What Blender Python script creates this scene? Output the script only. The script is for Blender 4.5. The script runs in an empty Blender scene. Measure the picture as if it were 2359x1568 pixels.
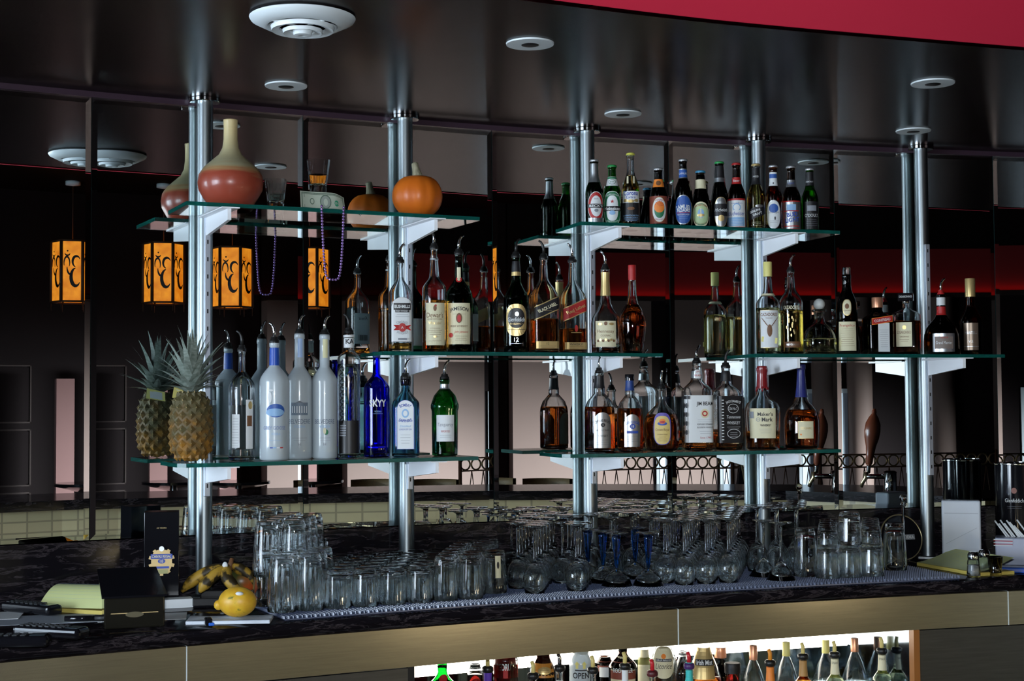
import bpy, bmesh, math, random
from mathutils import Vector, Matrix
random.seed(7)
PI=math.pi; C=bpy.context.scene.collection
sin,cos=math.sin,math.cos
# ---------------------------------------------------------------- camera model
F=3358.15; PITCH=.04184; ROLL=-.00675; CZ=1.484
U0,V0=1179.5,784.
ZB=1.104            # lower edge of the mirrors
CT=.93              # counter top
ZC=2.370            # canopy underside
X0,Y0,PHI,W=-1.1888,4.10728,.47382,.62769
DM,D1,D2,D3,D4=-.04469,-.04062,-.08742,-.03369,-.06124
DP,DA=.0436,.298
ZT,ZM,ZL=ZB+.9286,ZB+.5267,ZB+.2191
def proj(x,y,z):
    z-=CZ; c,s=cos(PITCH),sin(PITCH)
    yy=c*y+s*z; zz=-s*y+c*z
    u=F*x/yy; v=-F*zz/yy; cr,sr=cos(ROLL),sin(ROLL)
    return U0+cr*u-sr*v, V0+sr*u+cr*v, yy
def ray(u,v):
    u-=U0; v-=V0; cr,sr=cos(ROLL),sin(ROLL)
    a=cr*u+sr*v; b=-sr*u+cr*v
    d=(a/F,1,-b/F); c,s=cos(PITCH),sin(PITCH)
    return Vector((d[0],c*d[1]-s*d[2],s*d[1]+c*d[2]))
def at_z(u,v,z):
    d=ray(u,v); return d*((z-CZ)/d.z)+Vector((0,0,CZ))
# mirror polyline, vertices -2..8
ANG={0:PHI,1:PHI+D1,2:PHI+D1+D2,3:PHI+D1+D2+D3,4:PHI+D1+D2+D3+D4}
ANG[-1]=PHI-DM; ANG[-2]=ANG[-1]+.055; ANG[-3]=ANG[-2]+.055; ANG[5]=ANG[4]-.055; ANG[6]=ANG[5]-.055; ANG[7]=ANG[6]-.055
SV={0:Vector((X0,Y0))}
for k in range(0,8): SV[k+1]=SV[k]+W*Vector((cos(ANG[k]),sin(ANG[k])))
for k in (-1,-2,-3): SV[k]=SV[k+1]-W*Vector((cos(ANG[k]),sin(ANG[k])))
def curve(s,d):
    s=max(-1.99,min(6.99,s)); k=math.floor(s); t=s-k
    p0,p1,p2,p3=SV[k-1],SV[k],SV[k+1],SV[k+2]
    q=.5*((2*p1)+(p2-p0)*t+(2*p0-5*p1+4*p2-p3)*t*t+(3*p1-p0-3*p2+p3)*t**3)
    g=.5*((p2-p0)+2*(2*p0-5*p1+4*p2-p3)*t+3*(3*p1-p0-3*p2+p3)*t*t); g.normalize()
    return q+Vector((g.y,-g.x))*d, math.atan2(g.y,g.x)
def s_at(u,d,z):
    pu=None
    for i in range(-190,690):
        s=i/100; q,a=curve(s,d); uu,vv,dd=proj(q.x,q.y,z)
        if pu is not None and pu<=u<uu: return s-.01+(u-pu)/(uu-pu)*.01
        pu=uu
    return 0
def place(u,d,z):
    """point standing on height z, seen in image column u, d in front of the mirror -> x,y,depth,wall angle"""
    s=s_at(u,d,z); q,a=curve(s,d); return q.x,q.y,proj(q.x,q.y,z)[2],a,proj(q.x,q.y,z)[1]
def panel_n(k): a=ANG[k]; return Vector((sin(a),-cos(a)))
def behind(u,v,zv,k):
    """real place of something seen at (u,v) in mirror panel k at optical depth zv"""
    d=ray(u,v); p=Vector((0,0,CZ))+d*(zv/d.y); n=panel_n(k); q=Vector((p.x,p.y)); q=q-2*(q-SV[k]).dot(n)*n
    return Vector((q.x,q.y,p.z))
# ---------------------------------------------------------------- materials
MT={}
def mat(name,col=(.5,.5,.5),rough=.5,metal=0,trans=0,ior=1.45,emit=None,es=0,coat=0,spec=.5,alpha=1,bump=None):
    if name in MT: return MT[name]
    m=bpy.data.materials.new(name); m.use_nodes=True; b=m.node_tree.nodes['Principled BSDF']
    b.inputs['Base Color'].default_value=(*col,1); b.inputs['Roughness'].default_value=rough; b.inputs['Metallic'].default_value=metal
    b.inputs['Transmission Weight'].default_value=trans; b.inputs['IOR'].default_value=ior; b.inputs['Coat Weight'].default_value=coat
    b.inputs['Specular IOR Level'].default_value=spec
    if emit: b.inputs['Emission Color'].default_value=(*emit,1); b.inputs['Emission Strength'].default_value=es
    if bump:
        nt=m.node_tree; n=nt.nodes.new('ShaderNodeTexNoise'); n.inputs['Scale'].default_value=bump[0]; bp=nt.nodes.new('ShaderNodeBump')
        tc=nt.nodes.new('ShaderNodeTexCoord'); nt.links.new(tc.outputs['Object'],n.inputs['Vector'])
        bp.inputs['Strength'].default_value=bump[1]; bp.inputs['Distance'].default_value=.002; nt.links.new(n.outputs['Fac'],bp.inputs['Height']); nt.links.new(bp.outputs['Normal'],b.inputs['Normal'])
    MT[name]=m; return m
def ramp_mat(name,stops,scale=(5,5,5),nscale=4,detail=6,dist=0,rough=.3,metal=0,kind='noise',rr=None,coat=0,bump=0,spec=.5,coord='Object'):
    m=mat(name,rough=rough,metal=metal,coat=coat,spec=spec); nt=m.node_tree; b=nt.nodes['Principled BSDF']
    tc=nt.nodes.new('ShaderNodeTexCoord'); mp=nt.nodes.new('ShaderNodeMapping'); mp.inputs['Scale'].default_value=scale
    nt.links.new(tc.outputs[coord],mp.inputs['Vector'])
    if kind=='noise':
        n=nt.nodes.new('ShaderNodeTexNoise'); n.inputs['Scale'].default_value=nscale; n.inputs['Detail'].default_value=detail; n.inputs['Distortion'].default_value=dist
    elif kind=='wave':
        n=nt.nodes.new('ShaderNodeTexWave'); n.inputs['Scale'].default_value=nscale; n.inputs['Distortion'].default_value=dist; n.inputs['Detail'].default_value=detail; n.bands_direction='Z'
    else:
        n=nt.nodes.new('ShaderNodeTexVoronoi'); n.inputs['Scale'].default_value=nscale
    nt.links.new(mp.outputs[0],n.inputs['Vector']); cr=nt.nodes.new('ShaderNodeValToRGB'); e=cr.color_ramp.elements
    o=n.outputs['Distance'] if kind=='vor' else n.outputs['Fac']
    nt.links.new(o,cr.inputs[0])
    while len(e)<len(stops): e.new(.5)
    for q,(p,c) in zip(e,stops): q.position=p; q.color=(*c,1)
    nt.links.new(cr.outputs[0],b.inputs['Base Color'])
    if bump:
        bp=nt.nodes.new('ShaderNodeBump'); bp.inputs['Strength'].default_value=bump; bp.inputs['Distance'].default_value=.003
        nt.links.new(o,bp.inputs['Height']); nt.links.new(bp.outputs['Normal'],b.inputs['Normal'])
    return m
def glass(name,col,rough=.04,ior=1.47): return mat(name,col,rough,trans=1,ior=ior)
# ---------------------------------------------------------------- mesh helpers
def link(name,me,parent=None,loc=None,rz=0):
    o=bpy.data.objects.new(name,me); C.objects.link(o)
    if parent: o.parent=parent
    if loc is not None: o.location=loc
    if rz: o.rotation_euler=(0,0,rz)
    return o
def tag(o,label,cat,group=None,kind=None):
    o['label']=label; o['category']=cat
    if group: o['group']=group
    if kind: o['kind']=kind
    return o
def thing(name,label,cat,loc=(0,0,0),rz=0,group=None):
    o=bpy.data.objects.new(name,None); C.objects.link(o); o.location=loc; o.rotation_euler=(0,0,rz); o.empty_display_size=.02
    return tag(o,label,cat,group)
class MB:
    def __init__(s): s.v=[]; s.f=[]; s.m=[]; s.mats=[]; s.sm=[]
    def mi(s,m):
        if m not in s.mats: s.mats.append(m)
        return s.mats.index(m)
    def add(s,vs,fs,m,smooth=False,M=None):
        b=len(s.v); k=s.mi(m)
        s.v+= [tuple(M@Vector(v)) for v in vs] if M else [tuple(v) for v in vs]
        for f in fs: s.f.append([i+b for i in f]); s.m.append(k); s.sm.append(smooth)
        return s
    def box(s,c,d,m,M=None):
        x,y,z=c; a,b_,e=d[0]/2,d[1]/2,d[2]/2
        vs=[(x+i*a,y+j*b_,z+k*e) for i in(-1,1) for j in(-1,1) for k in(-1,1)]
        return s.add(vs,[(0,1,3,2),(4,6,7,5),(0,4,5,1),(2,3,7,6),(0,2,6,4),(1,5,7,3)],m,False,M)
    def bbox(s,c,d,m,r=.003,M=None,seg=2):
        bm=bmesh.new(); bmesh.ops.create_cube(bm,size=1)
        for v in bm.verts: v.co=Vector((v.co.x*d[0],v.co.y*d[1],v.co.z*d[2]))
        bmesh.ops.bevel(bm,geom=bm.edges[:],offset=r,segments=seg,affect='EDGES',profile=.5)
        bm.verts.index_update(); vs=[v.co+Vector(c) for v in bm.verts]; fs=[[v.index for v in f.verts] for f in bm.faces]; bm.free()
        return s.add(vs,fs,m,False,M)
    def lathe(s,pr,m,seg=28,n=2,M=None,close=False,tilt=None,smooth=True):
        """pr: list of (r,z[,n]); n>2 makes the cross-section squarish"""
        vs=[];fs=[]
        for p in pr:
            r,z=p[0],p[1]; e=p[2] if len(p)>2 else n
            for i in range(seg):
                a=2*PI*i/seg; c_,s_=cos(a),sin(a)
                q=r if e==2 else r/((abs(c_)**e+abs(s_)**e)**(1/e))
                vs.append((q*c_,q*s_,z))
        L=len(pr)
        for j in range(L-1 if not close else L):
            j2=(j+1)%L
            for i in range(seg):
                i2=(i+1)%seg; fs.append((j*seg+i,j*seg+i2,j2*seg+i2,j2*seg+i))
        if not close:
            if pr[0][0]>1e-6: fs.append(tuple(range(seg))[::-1])
            if pr[-1][0]>1e-6: fs.append(tuple((L-1)*seg+i for i in range(seg)))
        return s.add(vs,fs,m,smooth,M)
    def tube(s,pts,rad,m,seg=8,caps=True):
        pts=[Vector(p) for p in pts]; vs=[];fs=[]; n=len(pts)
        rads=rad if isinstance(rad,(list,tuple)) else [rad]*n
        up=None
        for i,p in enumerate(pts):
            t=(pts[min(i+1,n-1)]-pts[max(i-1,0)]).normalized()
            if up is None: up=Vector((0,0,1)) if abs(t.z)<.9 else Vector((1,0,0))
            x=t.cross(up).normalized(); y=x.cross(t).normalized(); up=y
            for k in range(seg):
                a=2*PI*k/seg; vs.append(p+(x*cos(a)+y*sin(a))*rads[i])
        for i in range(n-1):
            for k in range(seg):
                k2=(k+1)%seg; fs.append((i*seg+k,i*seg+k2,(i+1)*seg+k2,(i+1)*seg+k))
        if caps: fs.append(tuple(range(seg))[::-1]); fs.append(tuple((n-1)*seg+k for k in range(seg)))
        return s.add(vs,fs,m,True)
    def ball(s,c,r,m,seg=12,rings=8,M=None,sc=(1,1,1)):
        pr=[(max(1e-7,r*sin(PI*i/rings)),-r*cos(PI*i/rings)) for i in range(rings+1)]
        T=Matrix.Translation(c)@Matrix.Diagonal((*sc,1))
        return s.lathe(pr,m,seg,M=(M@T if M else T))
    def mesh(s,name):
        me=bpy.data.meshes.new(name); me.from_pydata(s.v,[],s.f)
        for m in s.mats: me.materials.append(m)
        me.polygons.foreach_set('material_index',s.m); me.polygons.foreach_set('use_smooth',s.sm); me.update()
        return me
    def build(s,name,parent=None,loc=None,rz=0,sharp=None):
        me=s.mesh(name)
        if sharp:
            bm=bmesh.new(); bm.from_mesh(me); bmesh.ops.recalc_face_normals(bm,faces=bm.faces); bm.to_mesh(me); bm.free()
            try: me.set_sharp_from_angle(angle=math.radians(sharp))
            except Exception: pass
        return link(name,me,parent,loc,rz)
def recalc(me):
    bm=bmesh.new(); bm.from_mesh(me); bmesh.ops.recalc_face_normals(bm,faces=bm.faces); bm.to_mesh(me); bm.free()
def dup(root,loc=None,rz=None,label=None,group=None):
    r=root.copy(); C.objects.link(r)
    if loc is not None: r.location=loc
    if rz is not None: r.rotation_euler=(0,0,rz)
    if label: r['label']=label
    if group: r['group']=group
    for ch in list(root.children):
        c=ch.copy(); C.objects.link(c); c.parent=r
        for g in ch.children:
            e=g.copy(); C.objects.link(e); e.parent=c
    return r
_TX={}
def text_geo(t,size,shear=0,bold=0,width=None):
    key=(t,shear,bold)
    if key not in _TX:
        cu=bpy.data.curves.new('t','FONT'); cu.body=t; cu.size=1; cu.shear=shear; cu.offset=bold; cu.resolution_u=3; cu.fill_mode='FRONT'
        ob=bpy.data.objects.new('t',cu); me=bpy.data.meshes.new_from_object(ob)
        vs=[v.co.copy() for v in me.vertices]; fs=[list(p.vertices) for p in me.polygons]
        bpy.data.objects.remove(ob); bpy.data.meshes.remove(me); bpy.data.curves.remove(cu); _TX[key]=(vs,fs)
    vs,fs=_TX[key]
    if not vs: return [],[]
    x0=min(v.x for v in vs);x1=max(v.x for v in vs); y0=min(v.y for v in vs); y1=max(v.y for v in vs)
    k=size/(y1-y0); kx=k if width is None else width/(x1-x0)
    return [((v.x-(x0+x1)/2)*kx,(v.y-(y0+y1)/2)*k) for v in vs],fs
class Label:
    """flat artwork in (x,z), laid around a bottle of radius R(z)"""
    def __init__(s,R,n=2,rot=0,flat=False): s.mb=MB(); s.R=R; s.n=n; s.rot=rot; s.flat=flat; s.lay=0
    def put(s,vs,fs,m):
        s.lay+=1; e=.0005+.0003*s.lay; out=[]
        for x,z in vs:
            R=s.R(z) if callable(s.R) else s.R
            if s.flat: out.append((x,-R-e,z)); continue
            a=x/R+s.rot; c_,s_=sin(a),-cos(a)
            q=R if s.n==2 else R/((abs(c_)**s.n+abs(s_)**s.n)**(1/s.n))
            out.append((c_*(q+e),s_*(q+e),z))
        s.mb.add(out,fs,m)
        return s
    def rect(s,x,z,w,h,m,nx=12,nz=2,rot=0):
        vs=[];fs=[]
        for j in range(nz+1):
            for i in range(nx+1):
                a=-w/2+w*i/nx; b=-h/2+h*j/nz
                vs.append((x+a*cos(rot)-b*sin(rot),z+a*sin(rot)+b*cos(rot)))
        for j in range(nz):
            for i in range(nx):
                k=j*(nx+1)+i; fs.append((k,k+1,k+nx+2,k+nx+1))
        return s.put(vs,fs,m)
    def ell(s,x,z,w,h,m,seg=28,p=2,rings=4):
        vs=[(x,z)];fs=[]
        for r in range(1,rings+1):
            for i in range(seg):
                a=2*PI*i/seg; c_,s_=cos(a),sin(a); q=1 if p==2 else 1/((abs(c_)**p+abs(s_)**p)**(1/p))
                vs.append((x+w/2*r/rings*c_*q,z+h/2*r/rings*s_*q))
        for i in range(seg): fs.append((0,1+i,1+(i+1)%seg))
        for r in range(rings-1):
            for i in range(seg):
                a=1+r*seg+i; b=1+r*seg+(i+1)%seg; fs.append((a,a+seg,b+seg,b))
        return s.put(vs,fs,m)
    def poly(s,pts,m): return s.put(pts,[tuple(range(len(pts)))],m)
    def arch(s,x,z,w,h,m):
        """rectangle with a round top"""
        nx=12; vs=[];fs=[]
        for i in range(nx+1):
            a=-1+2*i/nx; top=h/2-w/2+w/2*math.sqrt(max(0,1-a*a))
            for j in range(4): vs.append((x+a*w/2,z-h/2+(top+h/2)*j/3))
        for i in range(nx):
            for j in range(3): k=i*4+j; fs.append((k,k+4,k+5,k+1))
        return s.put(vs,fs,m)
    def text(s,t,x,z,size,m,shear=0,bold=0,width=None,rot=0,arc=0):
        vs,fs=text_geo(t,size,shear,bold,width); o=[]
        for a,b in vs:
            if arc:
                th=a/arc; r=arc+b; a,b=r*sin(th),r*cos(th)-arc
            o.append((x+a*cos(rot)-b*sin(rot),z+a*sin(rot)+b*cos(rot)))
        return s.put(o,fs,m) if o else s
    def lines(s,x,z,w,n,dz,m,t=.0007):
        for i in range(n):
            k=.7+.3*random.random(); s.rect(x,z-i*dz,w*k,t,m,nx=6,nz=1)
        return s
    def build(s,name,parent): return s.mb.build(name,parent)
E_FLASH,E_WIN,E_RW,E_COVE,E_BAR,EXPO=66,18,100,1.5,1.8,0.05
# ---------------------------------------------------------------- common materials
M_mirror=mat('mirror_silver',(.74,.80,.79),0.0,metal=1)
M_edge=mat('mirror_edge',(.02,.05,.05),.2)
M_ceil=ramp_mat('dark_gloss_laminate',[(0,(.004,.0025,.003)),(1,(.010,.006,.007))],(2,60,2),3,rough=.24,spec=.06)
M_red=mat('red_paint',(.62,.024,.060),.5)
M_alu=ramp_mat('brushed_aluminium',[(0,(.25,.285,.30)),(1,(.31,.345,.36))],(25,25,2),4,rough=.38,metal=1)
M_alu2=mat('anodised_rail',(.55,.60,.68),.42,metal=.7)
M_white=mat('white_enamel',(.9,.93,.97),.3)
M_offw=mat('off_white_paint',(.62,.68,.70),.45)
M_black=mat('matte_black',(.006,.006,.007),.5)
M_gblack=mat('gloss_black',(.006,.006,.008),.08)
M_chrome=mat('chrome',(.82,.84,.86),.08,metal=1)
M_gglass=glass('shelf_glass',(.80,.95,.92),.02)
M_gedge=mat('shelf_glass_edge',(.01,.16,.13),.12,trans=.55)
M_wood=ramp_mat('dark_wood',[(0,(.010,.005,.004)),(1,(.03,.014,.010))],(3,3,.5),5,rough=.45)
M_dark=mat('dark_wall_paint',(.006,.0035,.003),.7,spec=.1)
M_steel=ramp_mat('brushed_steel',[(0,(.30,.28,.24)),(1,(.44,.41,.34))],(3,3,90),3,rough=.24,metal=1)
M_clear=glass('clear_glass',(.95,.98,.99),.04)
M_tan=mat('tan_tile',(.52,.44,.24),.4)
def marble():
    m=mat('black_marble',(.01,.01,.01),.09,spec=.6); nt=m.node_tree; b=nt.nodes['Principled BSDF']; b.inputs['Specular IOR Level'].default_value=.35
    tc=nt.nodes.new('ShaderNodeTexCoord'); mp=nt.nodes.new('ShaderNodeMapping'); mp.inputs['Scale'].default_value=(1.6,1.6,9)
    w=nt.nodes.new('ShaderNodeTexNoise'); w.inputs['Scale'].default_value=4.5; w.inputs['Detail'].default_value=8; w.inputs['Distortion'].default_value=1.6; w.inputs['Roughness'].default_value=.7
    nt.links.new(tc.outputs['Object'],mp.inputs[0]); nt.links.new(mp.outputs[0],w.inputs['Vector'])
    cr=nt.nodes.new('ShaderNodeValToRGB'); e=cr.color_ramp.elements; st=[(0,(.006,.005,.006)),(.52,(.007,.006,.008)),(.575,(.055,.045,.05)),(.595,(.010,.008,.010)),(.70,(.008,.006,.008)),(.72,(.07,.035,.03)),(.74,(.008,.006,.008))]
    while len(e)<len(st): e.new(.5)
    for q,(p,c) in zip(e,st): q.position=p; q.color=(*c,1)
    nt.links.new(w.outputs['Fac'],cr.inputs[0]); nt.links.new(cr.outputs[0],b.inputs['Base Color']); return m
M_marble=marble()
def strip(mb,s0,s1,n,da,za,db,zb,m,smooth=True):
    vs=[]
    for i in range(n+1):
        s=s0+(s1-s0)*i/n
        for d,z in((da,za),(db,zb)):
            q,_=curve(s,d); vs.append((q.x,q.y,z))
    mb.add(vs,[(2*i,2*i+2,2*i+3,2*i+1) for i in range(n)],m,smooth)
def sweep(mb,s0,s1,n,sec,m,smooth=False):
    """closed section [(d,z)..] swept along the wall curve"""
    L=len(sec); vs=[];fs=[]
    for i in range(n+1):
        s=s0+(s1-s0)*i/n
        for d,z in sec:
            q,_=curve(s,d); vs.append((q.x,q.y,z))
    for i in range(n):
        for j in range(L):
            k=(j+1)%L; fs.append((i*L+j,i*L+k,(i+1)*L+k,(i+1)*L+j))
    fs.append(tuple(range(L))[::-1]); fs.append(tuple(n*L+j for j in range(L)))
    mb.add(vs,fs,m,smooth); return mb
def struct(name,mb,sharp=None):
    o=mb.build(name); recalc(o.data); o['kind']='structure'; return o
# ---------------------------------------------------------------- room shell
sw=sweep(MB(),-1.98,6.98,60,[(-.05,0),(-.05,3.3),(-.15,3.3),(-.15,0)],M_dark); struct('wall_back',sw)
struct('floor',MB().box((2.5,-.2,-.05),(14,14.5,.1),ramp_mat('dark_floor',[(0,(.02,.012,.01)),(1,(.05,.03,.022))],(2,2,2),3,rough=.35)))
struct('ceiling',MB().box((2.5,-.2,3.35),(14,14.5,.1),M_dark))
DE=1.40
cn=MB()
sweep(cn,-1.98,6.98,80,[(-.05,ZC),(DE,ZC),(DE,ZC+.02),(-.05,ZC+.02)],M_ceil); struct('ceiling_canopy',cn)
fa=MB(); sweep(fa,-1.98,6.98,80,[(DE-.03,ZC+.0),(DE+.012,ZC+.0),(DE+.012,3.2),(DE-.03,3.2)],M_red,True); struct('trim_1',fa,30)
tr=MB(); sweep(tr,-1.98,6.98,80,[(-.02,ZC-.0165),(.012,ZC-.0165),(.012,ZC),(-.02,ZC)],mat('mirror_trim',(.035,.02,.03),.25)); struct('trim_2',tr)
# far walls, seen only in the mirrors
WD=Vector((.883,.469)); WN=Vector((-.469,.883))
def wf(w,o=0): return Vector((5.0,-1.83))+WD*w+WN*o
def wbox(mb,w0,w1,o0,o1,z0,z1,m):
    p=[wf(w0,o0),wf(w1,o0),wf(w1,o1),wf(w0,o1)]; vs=[(q.x,q.y,z) for z in(z0,z1) for q in p]
    mb.add(vs,[(3,2,1,0),(4,5,6,7),(0,1,5,4),(1,2,6,5),(2,3,7,6),(3,0,4,7)],m)
m=MB(); wbox(m,-10.3,5.2,-.5,-.38,0,3.3,M_dark); struct('wall_far',m)
M_pink=mat('pink_beige_plaster',(.115,.080,.067),.7,spec=.2); M_brn=mat('near_black_panelling',(.007,.004,.004),.7,spec=.1)
m=MB(); wbox(m,.80,5.2,-.38,-.36,2.44,2.86,mat('red_cove_plaster',(.16,.006,.006),.7)); wbox(m,.35,5.2,-.38,-.16,2.40,2.44,M_wood); struct('wall_far_cove',m)
m=MB(); wbox(m,.35,.92,-.38,-.20,0,2.40,M_pink); wbox(m,.95,1.66,-.38,-.20,0,2.40,M_pink); wbox(m,3.20,5.2,-.38,-.20,0,2.40,M_pink); wbox(m,.92,.95,-.38,-.22,0,2.40,M_wood); struct('wall_far_plaster',m)
m=MB(); wbox(m,1.66,3.20,-.38,-.20,0,2.40,M_brn); struct('wall_far_panel',m)
m=MB(); wbox(m,-2.2,.33,-.38,-.36,0,3.3,M_brn); struct('wall_far_panel',m)
for n_,(a_,b_) in enumerate(((-1.62,-1.27),(-1.20,-.85))):
    m=MB(); fm=mat('door_moulding',(.035,.025,.022),.4)
    for z0_,z1_ in((.15,.75),(.80,1.28),(1.33,1.82)):
        for q0,q1,r0,r1 in((a_,b_,z0_,z0_+.012),(a_,b_,z1_-.012,z1_),(a_,a_+.012,z0_,z1_),(b_-.012,b_,z0_,z1_)): wbox(m,q0,q1,-.36,-.350,r0,r1,fm)
        wbox(m,a_+.02,b_-.02,-.36,-.354,z0_+.02,z1_-.02,M_brn)
    struct('door_%d'%(n_+1),m)
struct('wall_left',MB().box((-4.05,-.5,1.65),(.1,13,3.3),mat('left_wall_paint',(.12,.09,.08),.6)))
struct('wall_right',MB().box((9.5,3.4,1.65),(.1,6.5,3.3),M_dark))
m=MB(); m.box((-3.1,3.35,1.65),(2.0,.1,3.3),M_dark); struct('wall_corner',m)
# ---------------------------------------------------------------- mirror panels
who={-1:'left of the tall black gift box, catching the lanterns',0:'behind the vase and the pineapple',1:'behind the pumpkin and the whisky bottles',2:'behind the first beer bottles and brown whiskies',3:'behind the right half of the beer bottles',4:'behind the dark liqueur bottles on the right',5:'at the right-hand end behind the black tins',-2:'beyond the left-hand end',6:'beyond the right-hand end'}
for k in range(-1,6):
    a=ANG[k]; t=Vector((cos(a),sin(a))); n=panel_n(k); A=SV[k]; z0,z1=ZB,ZC-.0165; g=.0012; bw=.0155; bd=.0009
    mb=MB()
    def P(x,d,z): q=A+t*x+n*d; return (q.x,q.y,z)
    xs=[g,g+bw,W-g-bw,W-g]; ds=[-bd,0,0,-bd]
    zz=[z0,z0+bw,z1-bw,z1]
    vs=[P(xs[i],min(ds[i],-bd if j in(0,3) else 0),zz[j]) for j in range(4) for i in range(4)]
    fs=[(j*4+i,j*4+i+1,(j+1)*4+i+1,(j+1)*4+i) for j in range(3) for i in range(3)]
    mb.add(vs,fs,M_mirror)
    b=len(vs); vb=[P(xs[0],-.006,z0),P(xs[3],-.006,z0),P(xs[3],-.006,z1),P(xs[0],-.006,z1)]+[P(xs[0],-bd,z0),P(xs[3],-bd,z0),P(xs[3],-bd,z1),P(xs[0],-bd,z1)]
    mb.add(vb,[(0,1,2,3),(0,1,5,4),(1,2,6,5),(2,3,7,6),(3,0,4,7)],M_edge)
    o=mb.build('mirror_panel'); tag(o,'tall wall mirror '+who[k],'mirror','mirror panels along the back bar')
# ---------------------------------------------------------------- back bar
DF=.62
mb=MB(); sweep(mb,-1.6,6.6,80,[(-.03,CT),(DF-.012,CT),(DF,CT-.006),(DF+.004,CT-.02),(DF-.004,CT-.036),(DF-.02,CT-.045),(-.03,CT-.045)],M_marble)
o=mb.build('countertop',sharp=40); tag(o,'black marble countertop of the back bar with pinkish veins','countertop')
mb=MB(); sweep(mb,-1.6,6.6,80,[(-.02,CT+.0),(.006,CT+.0),(.006,ZB-.003),(-.02,ZB-.003)],M_marble)
o=mb.build('backsplash',sharp=40); tag(o,'low black veined marble backsplash under the mirrors','backsplash')
# cabinet with open lit niche
SA,SB=s_at(958,DF-.03,CT-.15),s_at(2108,DF-.03,CT-.15)
cab=thing('back_bar_cabinet','stainless steel back bar cabinet below the countertop with an open lit niche','cabinet',(curve(2.5,.3)[0].x,curve(2.5,.3)[0].y,0))
def cpart(name,mb,par=cab,sharp=None):
    L=cab.location; mb.v=[(x-L.x,y-L.y,z-L.z) for x,y,z in mb.v]; o=mb.build(name,par,sharp=sharp); recalc(o.data); return o
zt=CT-.046; zf=CT-.150; df=DF-.035
mb=MB(); sweep(mb,-1.6,6.6,90,[(df-.02,zf),(df,zf),(df,zt),(df-.02,zt)],M_steel,True); cpart('front_fascia',mb,sharp=30)
mb=MB()
for s in (s_at(1562,df,zt),s_at(2322,df,zt),s_at(430,df,zt)):
    sweep(mb,s-.002,s+.002,1,[(df,zf),(df+.0015,zf),(df+.0015,zt),(df,zt)],M_offw)
cpart('fascia_seam',mb)
M_niche=mat('niche_back_steel',(.20,.25,.30),.08,metal=1)
mb=MB(); sweep(mb,SA,SB,30,[(.10,.40),(.12,.40),(.12,zt),(.10,zt)],M_niche); cpart('niche_back',mb)
mb=MB(); sweep(mb,-1.6,6.6,60,[(.10,.38),(df,.38),(df,.42),(.10,.42)],M_offw); cpart('niche_shelf',mb)
M_cds=ramp_mat('cabinet_dark_steel',[(0,(.07,.07,.07)),(1,(.12,.12,.12))],(3,3,60),3,rough=.35,metal=.8)
for a_,b_ in((-1.6,SA),(SB+.037,6.6)): mb=MB(); sweep(mb,a_,b_,20,[(df-.02,.0),(df-.005,.0),(df-.005,zf-.004),(df-.02,zf-.004)],M_cds); cpart('cabinet_door',mb)
mb=MB(); sweep(mb,SB,SB+.03,1,[(.1,.38),(df-.03,.38),(df-.03,zf-.001),(.1,zf-.001)],M_niche); cpart('niche_side_panel',mb)
mb=MB(); sweep(mb,SB,SB+.035,1,[(df-.03,.38),(df-.003,.38),(df-.003,zf-.001),(df-.03,zf-.001)],mat('orange_wood',(.30,.11,.025),.4)); cpart('wooden_edge_trim',mb)
mb=MB(); sweep(mb,SA-.03,SA,1,[(.1,.38),(df-.004,.38),(df-.004,zf-.001),(.1,zf-.001)],M_black); cpart('niche_side_panel',mb)
mb=MB(); sweep(mb,-1.6,6.6,60,[(df-.06,.0),(df-.02,.0),(df-.02,.38),(df-.06,.38)],M_black); cpart('base_panel',mb)
M_tubeL=mat('light_diffuser',(1,1,1),.5,emit=(1,.93,.80),es=10.0)
lt=thing('niche_light','long white fluorescent light strip glowing along the back of the lit bottle niche','light',(curve(2.5,.2)[0].x,curve(2.5,.2)[0].y,.7))
k_=cab; 
for i,(a,b) in enumerate(((SA+.02,2.05),(2.06,3.30),(3.31,SB-.01))):
    mb=MB(); sweep(mb,a,b,12,[(.125,.672),(.19,.672),(.20,.682),(.20,.728),(.125,.728)],M_tubeL)
    L=lt.location; mb.v=[(x-L.x,y-L.y,z-L.z) for x,y,z in mb.v]; mb.build('diffuser',lt)
# ---------------------------------------------------------------- poles with rails and brackets
def ang_at(s): return curve(s,0)[1]
def local(mb): return mb
PO={0:'leftmost, behind the terracotta vase',1:'second from the left, behind the pumpkin',2:'middle one of five, by the two green beer bottles',3:'fourth from the left, behind the gold beer bottle',4:'rightmost, behind the square amaretto bottle'}
LEV={0:[ZT,ZL],1:[ZT,ZM,ZL],2:[ZT,ZM,ZL],3:[ZT,ZM,ZL],4:[ZM]}
RP=.0235
def bracket(z,par,s):
    mb=MB(); x0,x1=DP+.01,DA; t=.005
    # fin lies in the plane normal to the wall; local y=-outwards
    vs=[]
    for sx in(-t,t):
        vs+=[(sx,-(x0-DP),z-.0115),(sx,-(x1-DP),z-.0115),(sx,-(x1-DP),z-.045),(sx,-(x0-DP),z-.068)]
    mb.add(vs,[(0,1,2,3),(7,6,5,4),(0,4,5,1),(1,5,6,2),(2,6,7,3),(3,7,4,0)],M_white)
    mb.box((0,-(x1-DP)/2-.02,z-.0125),(.05,(x1-x0),.003),M_white)
    o=mb.build('shelf_bracket',par); recalc(o.data); return o
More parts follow.
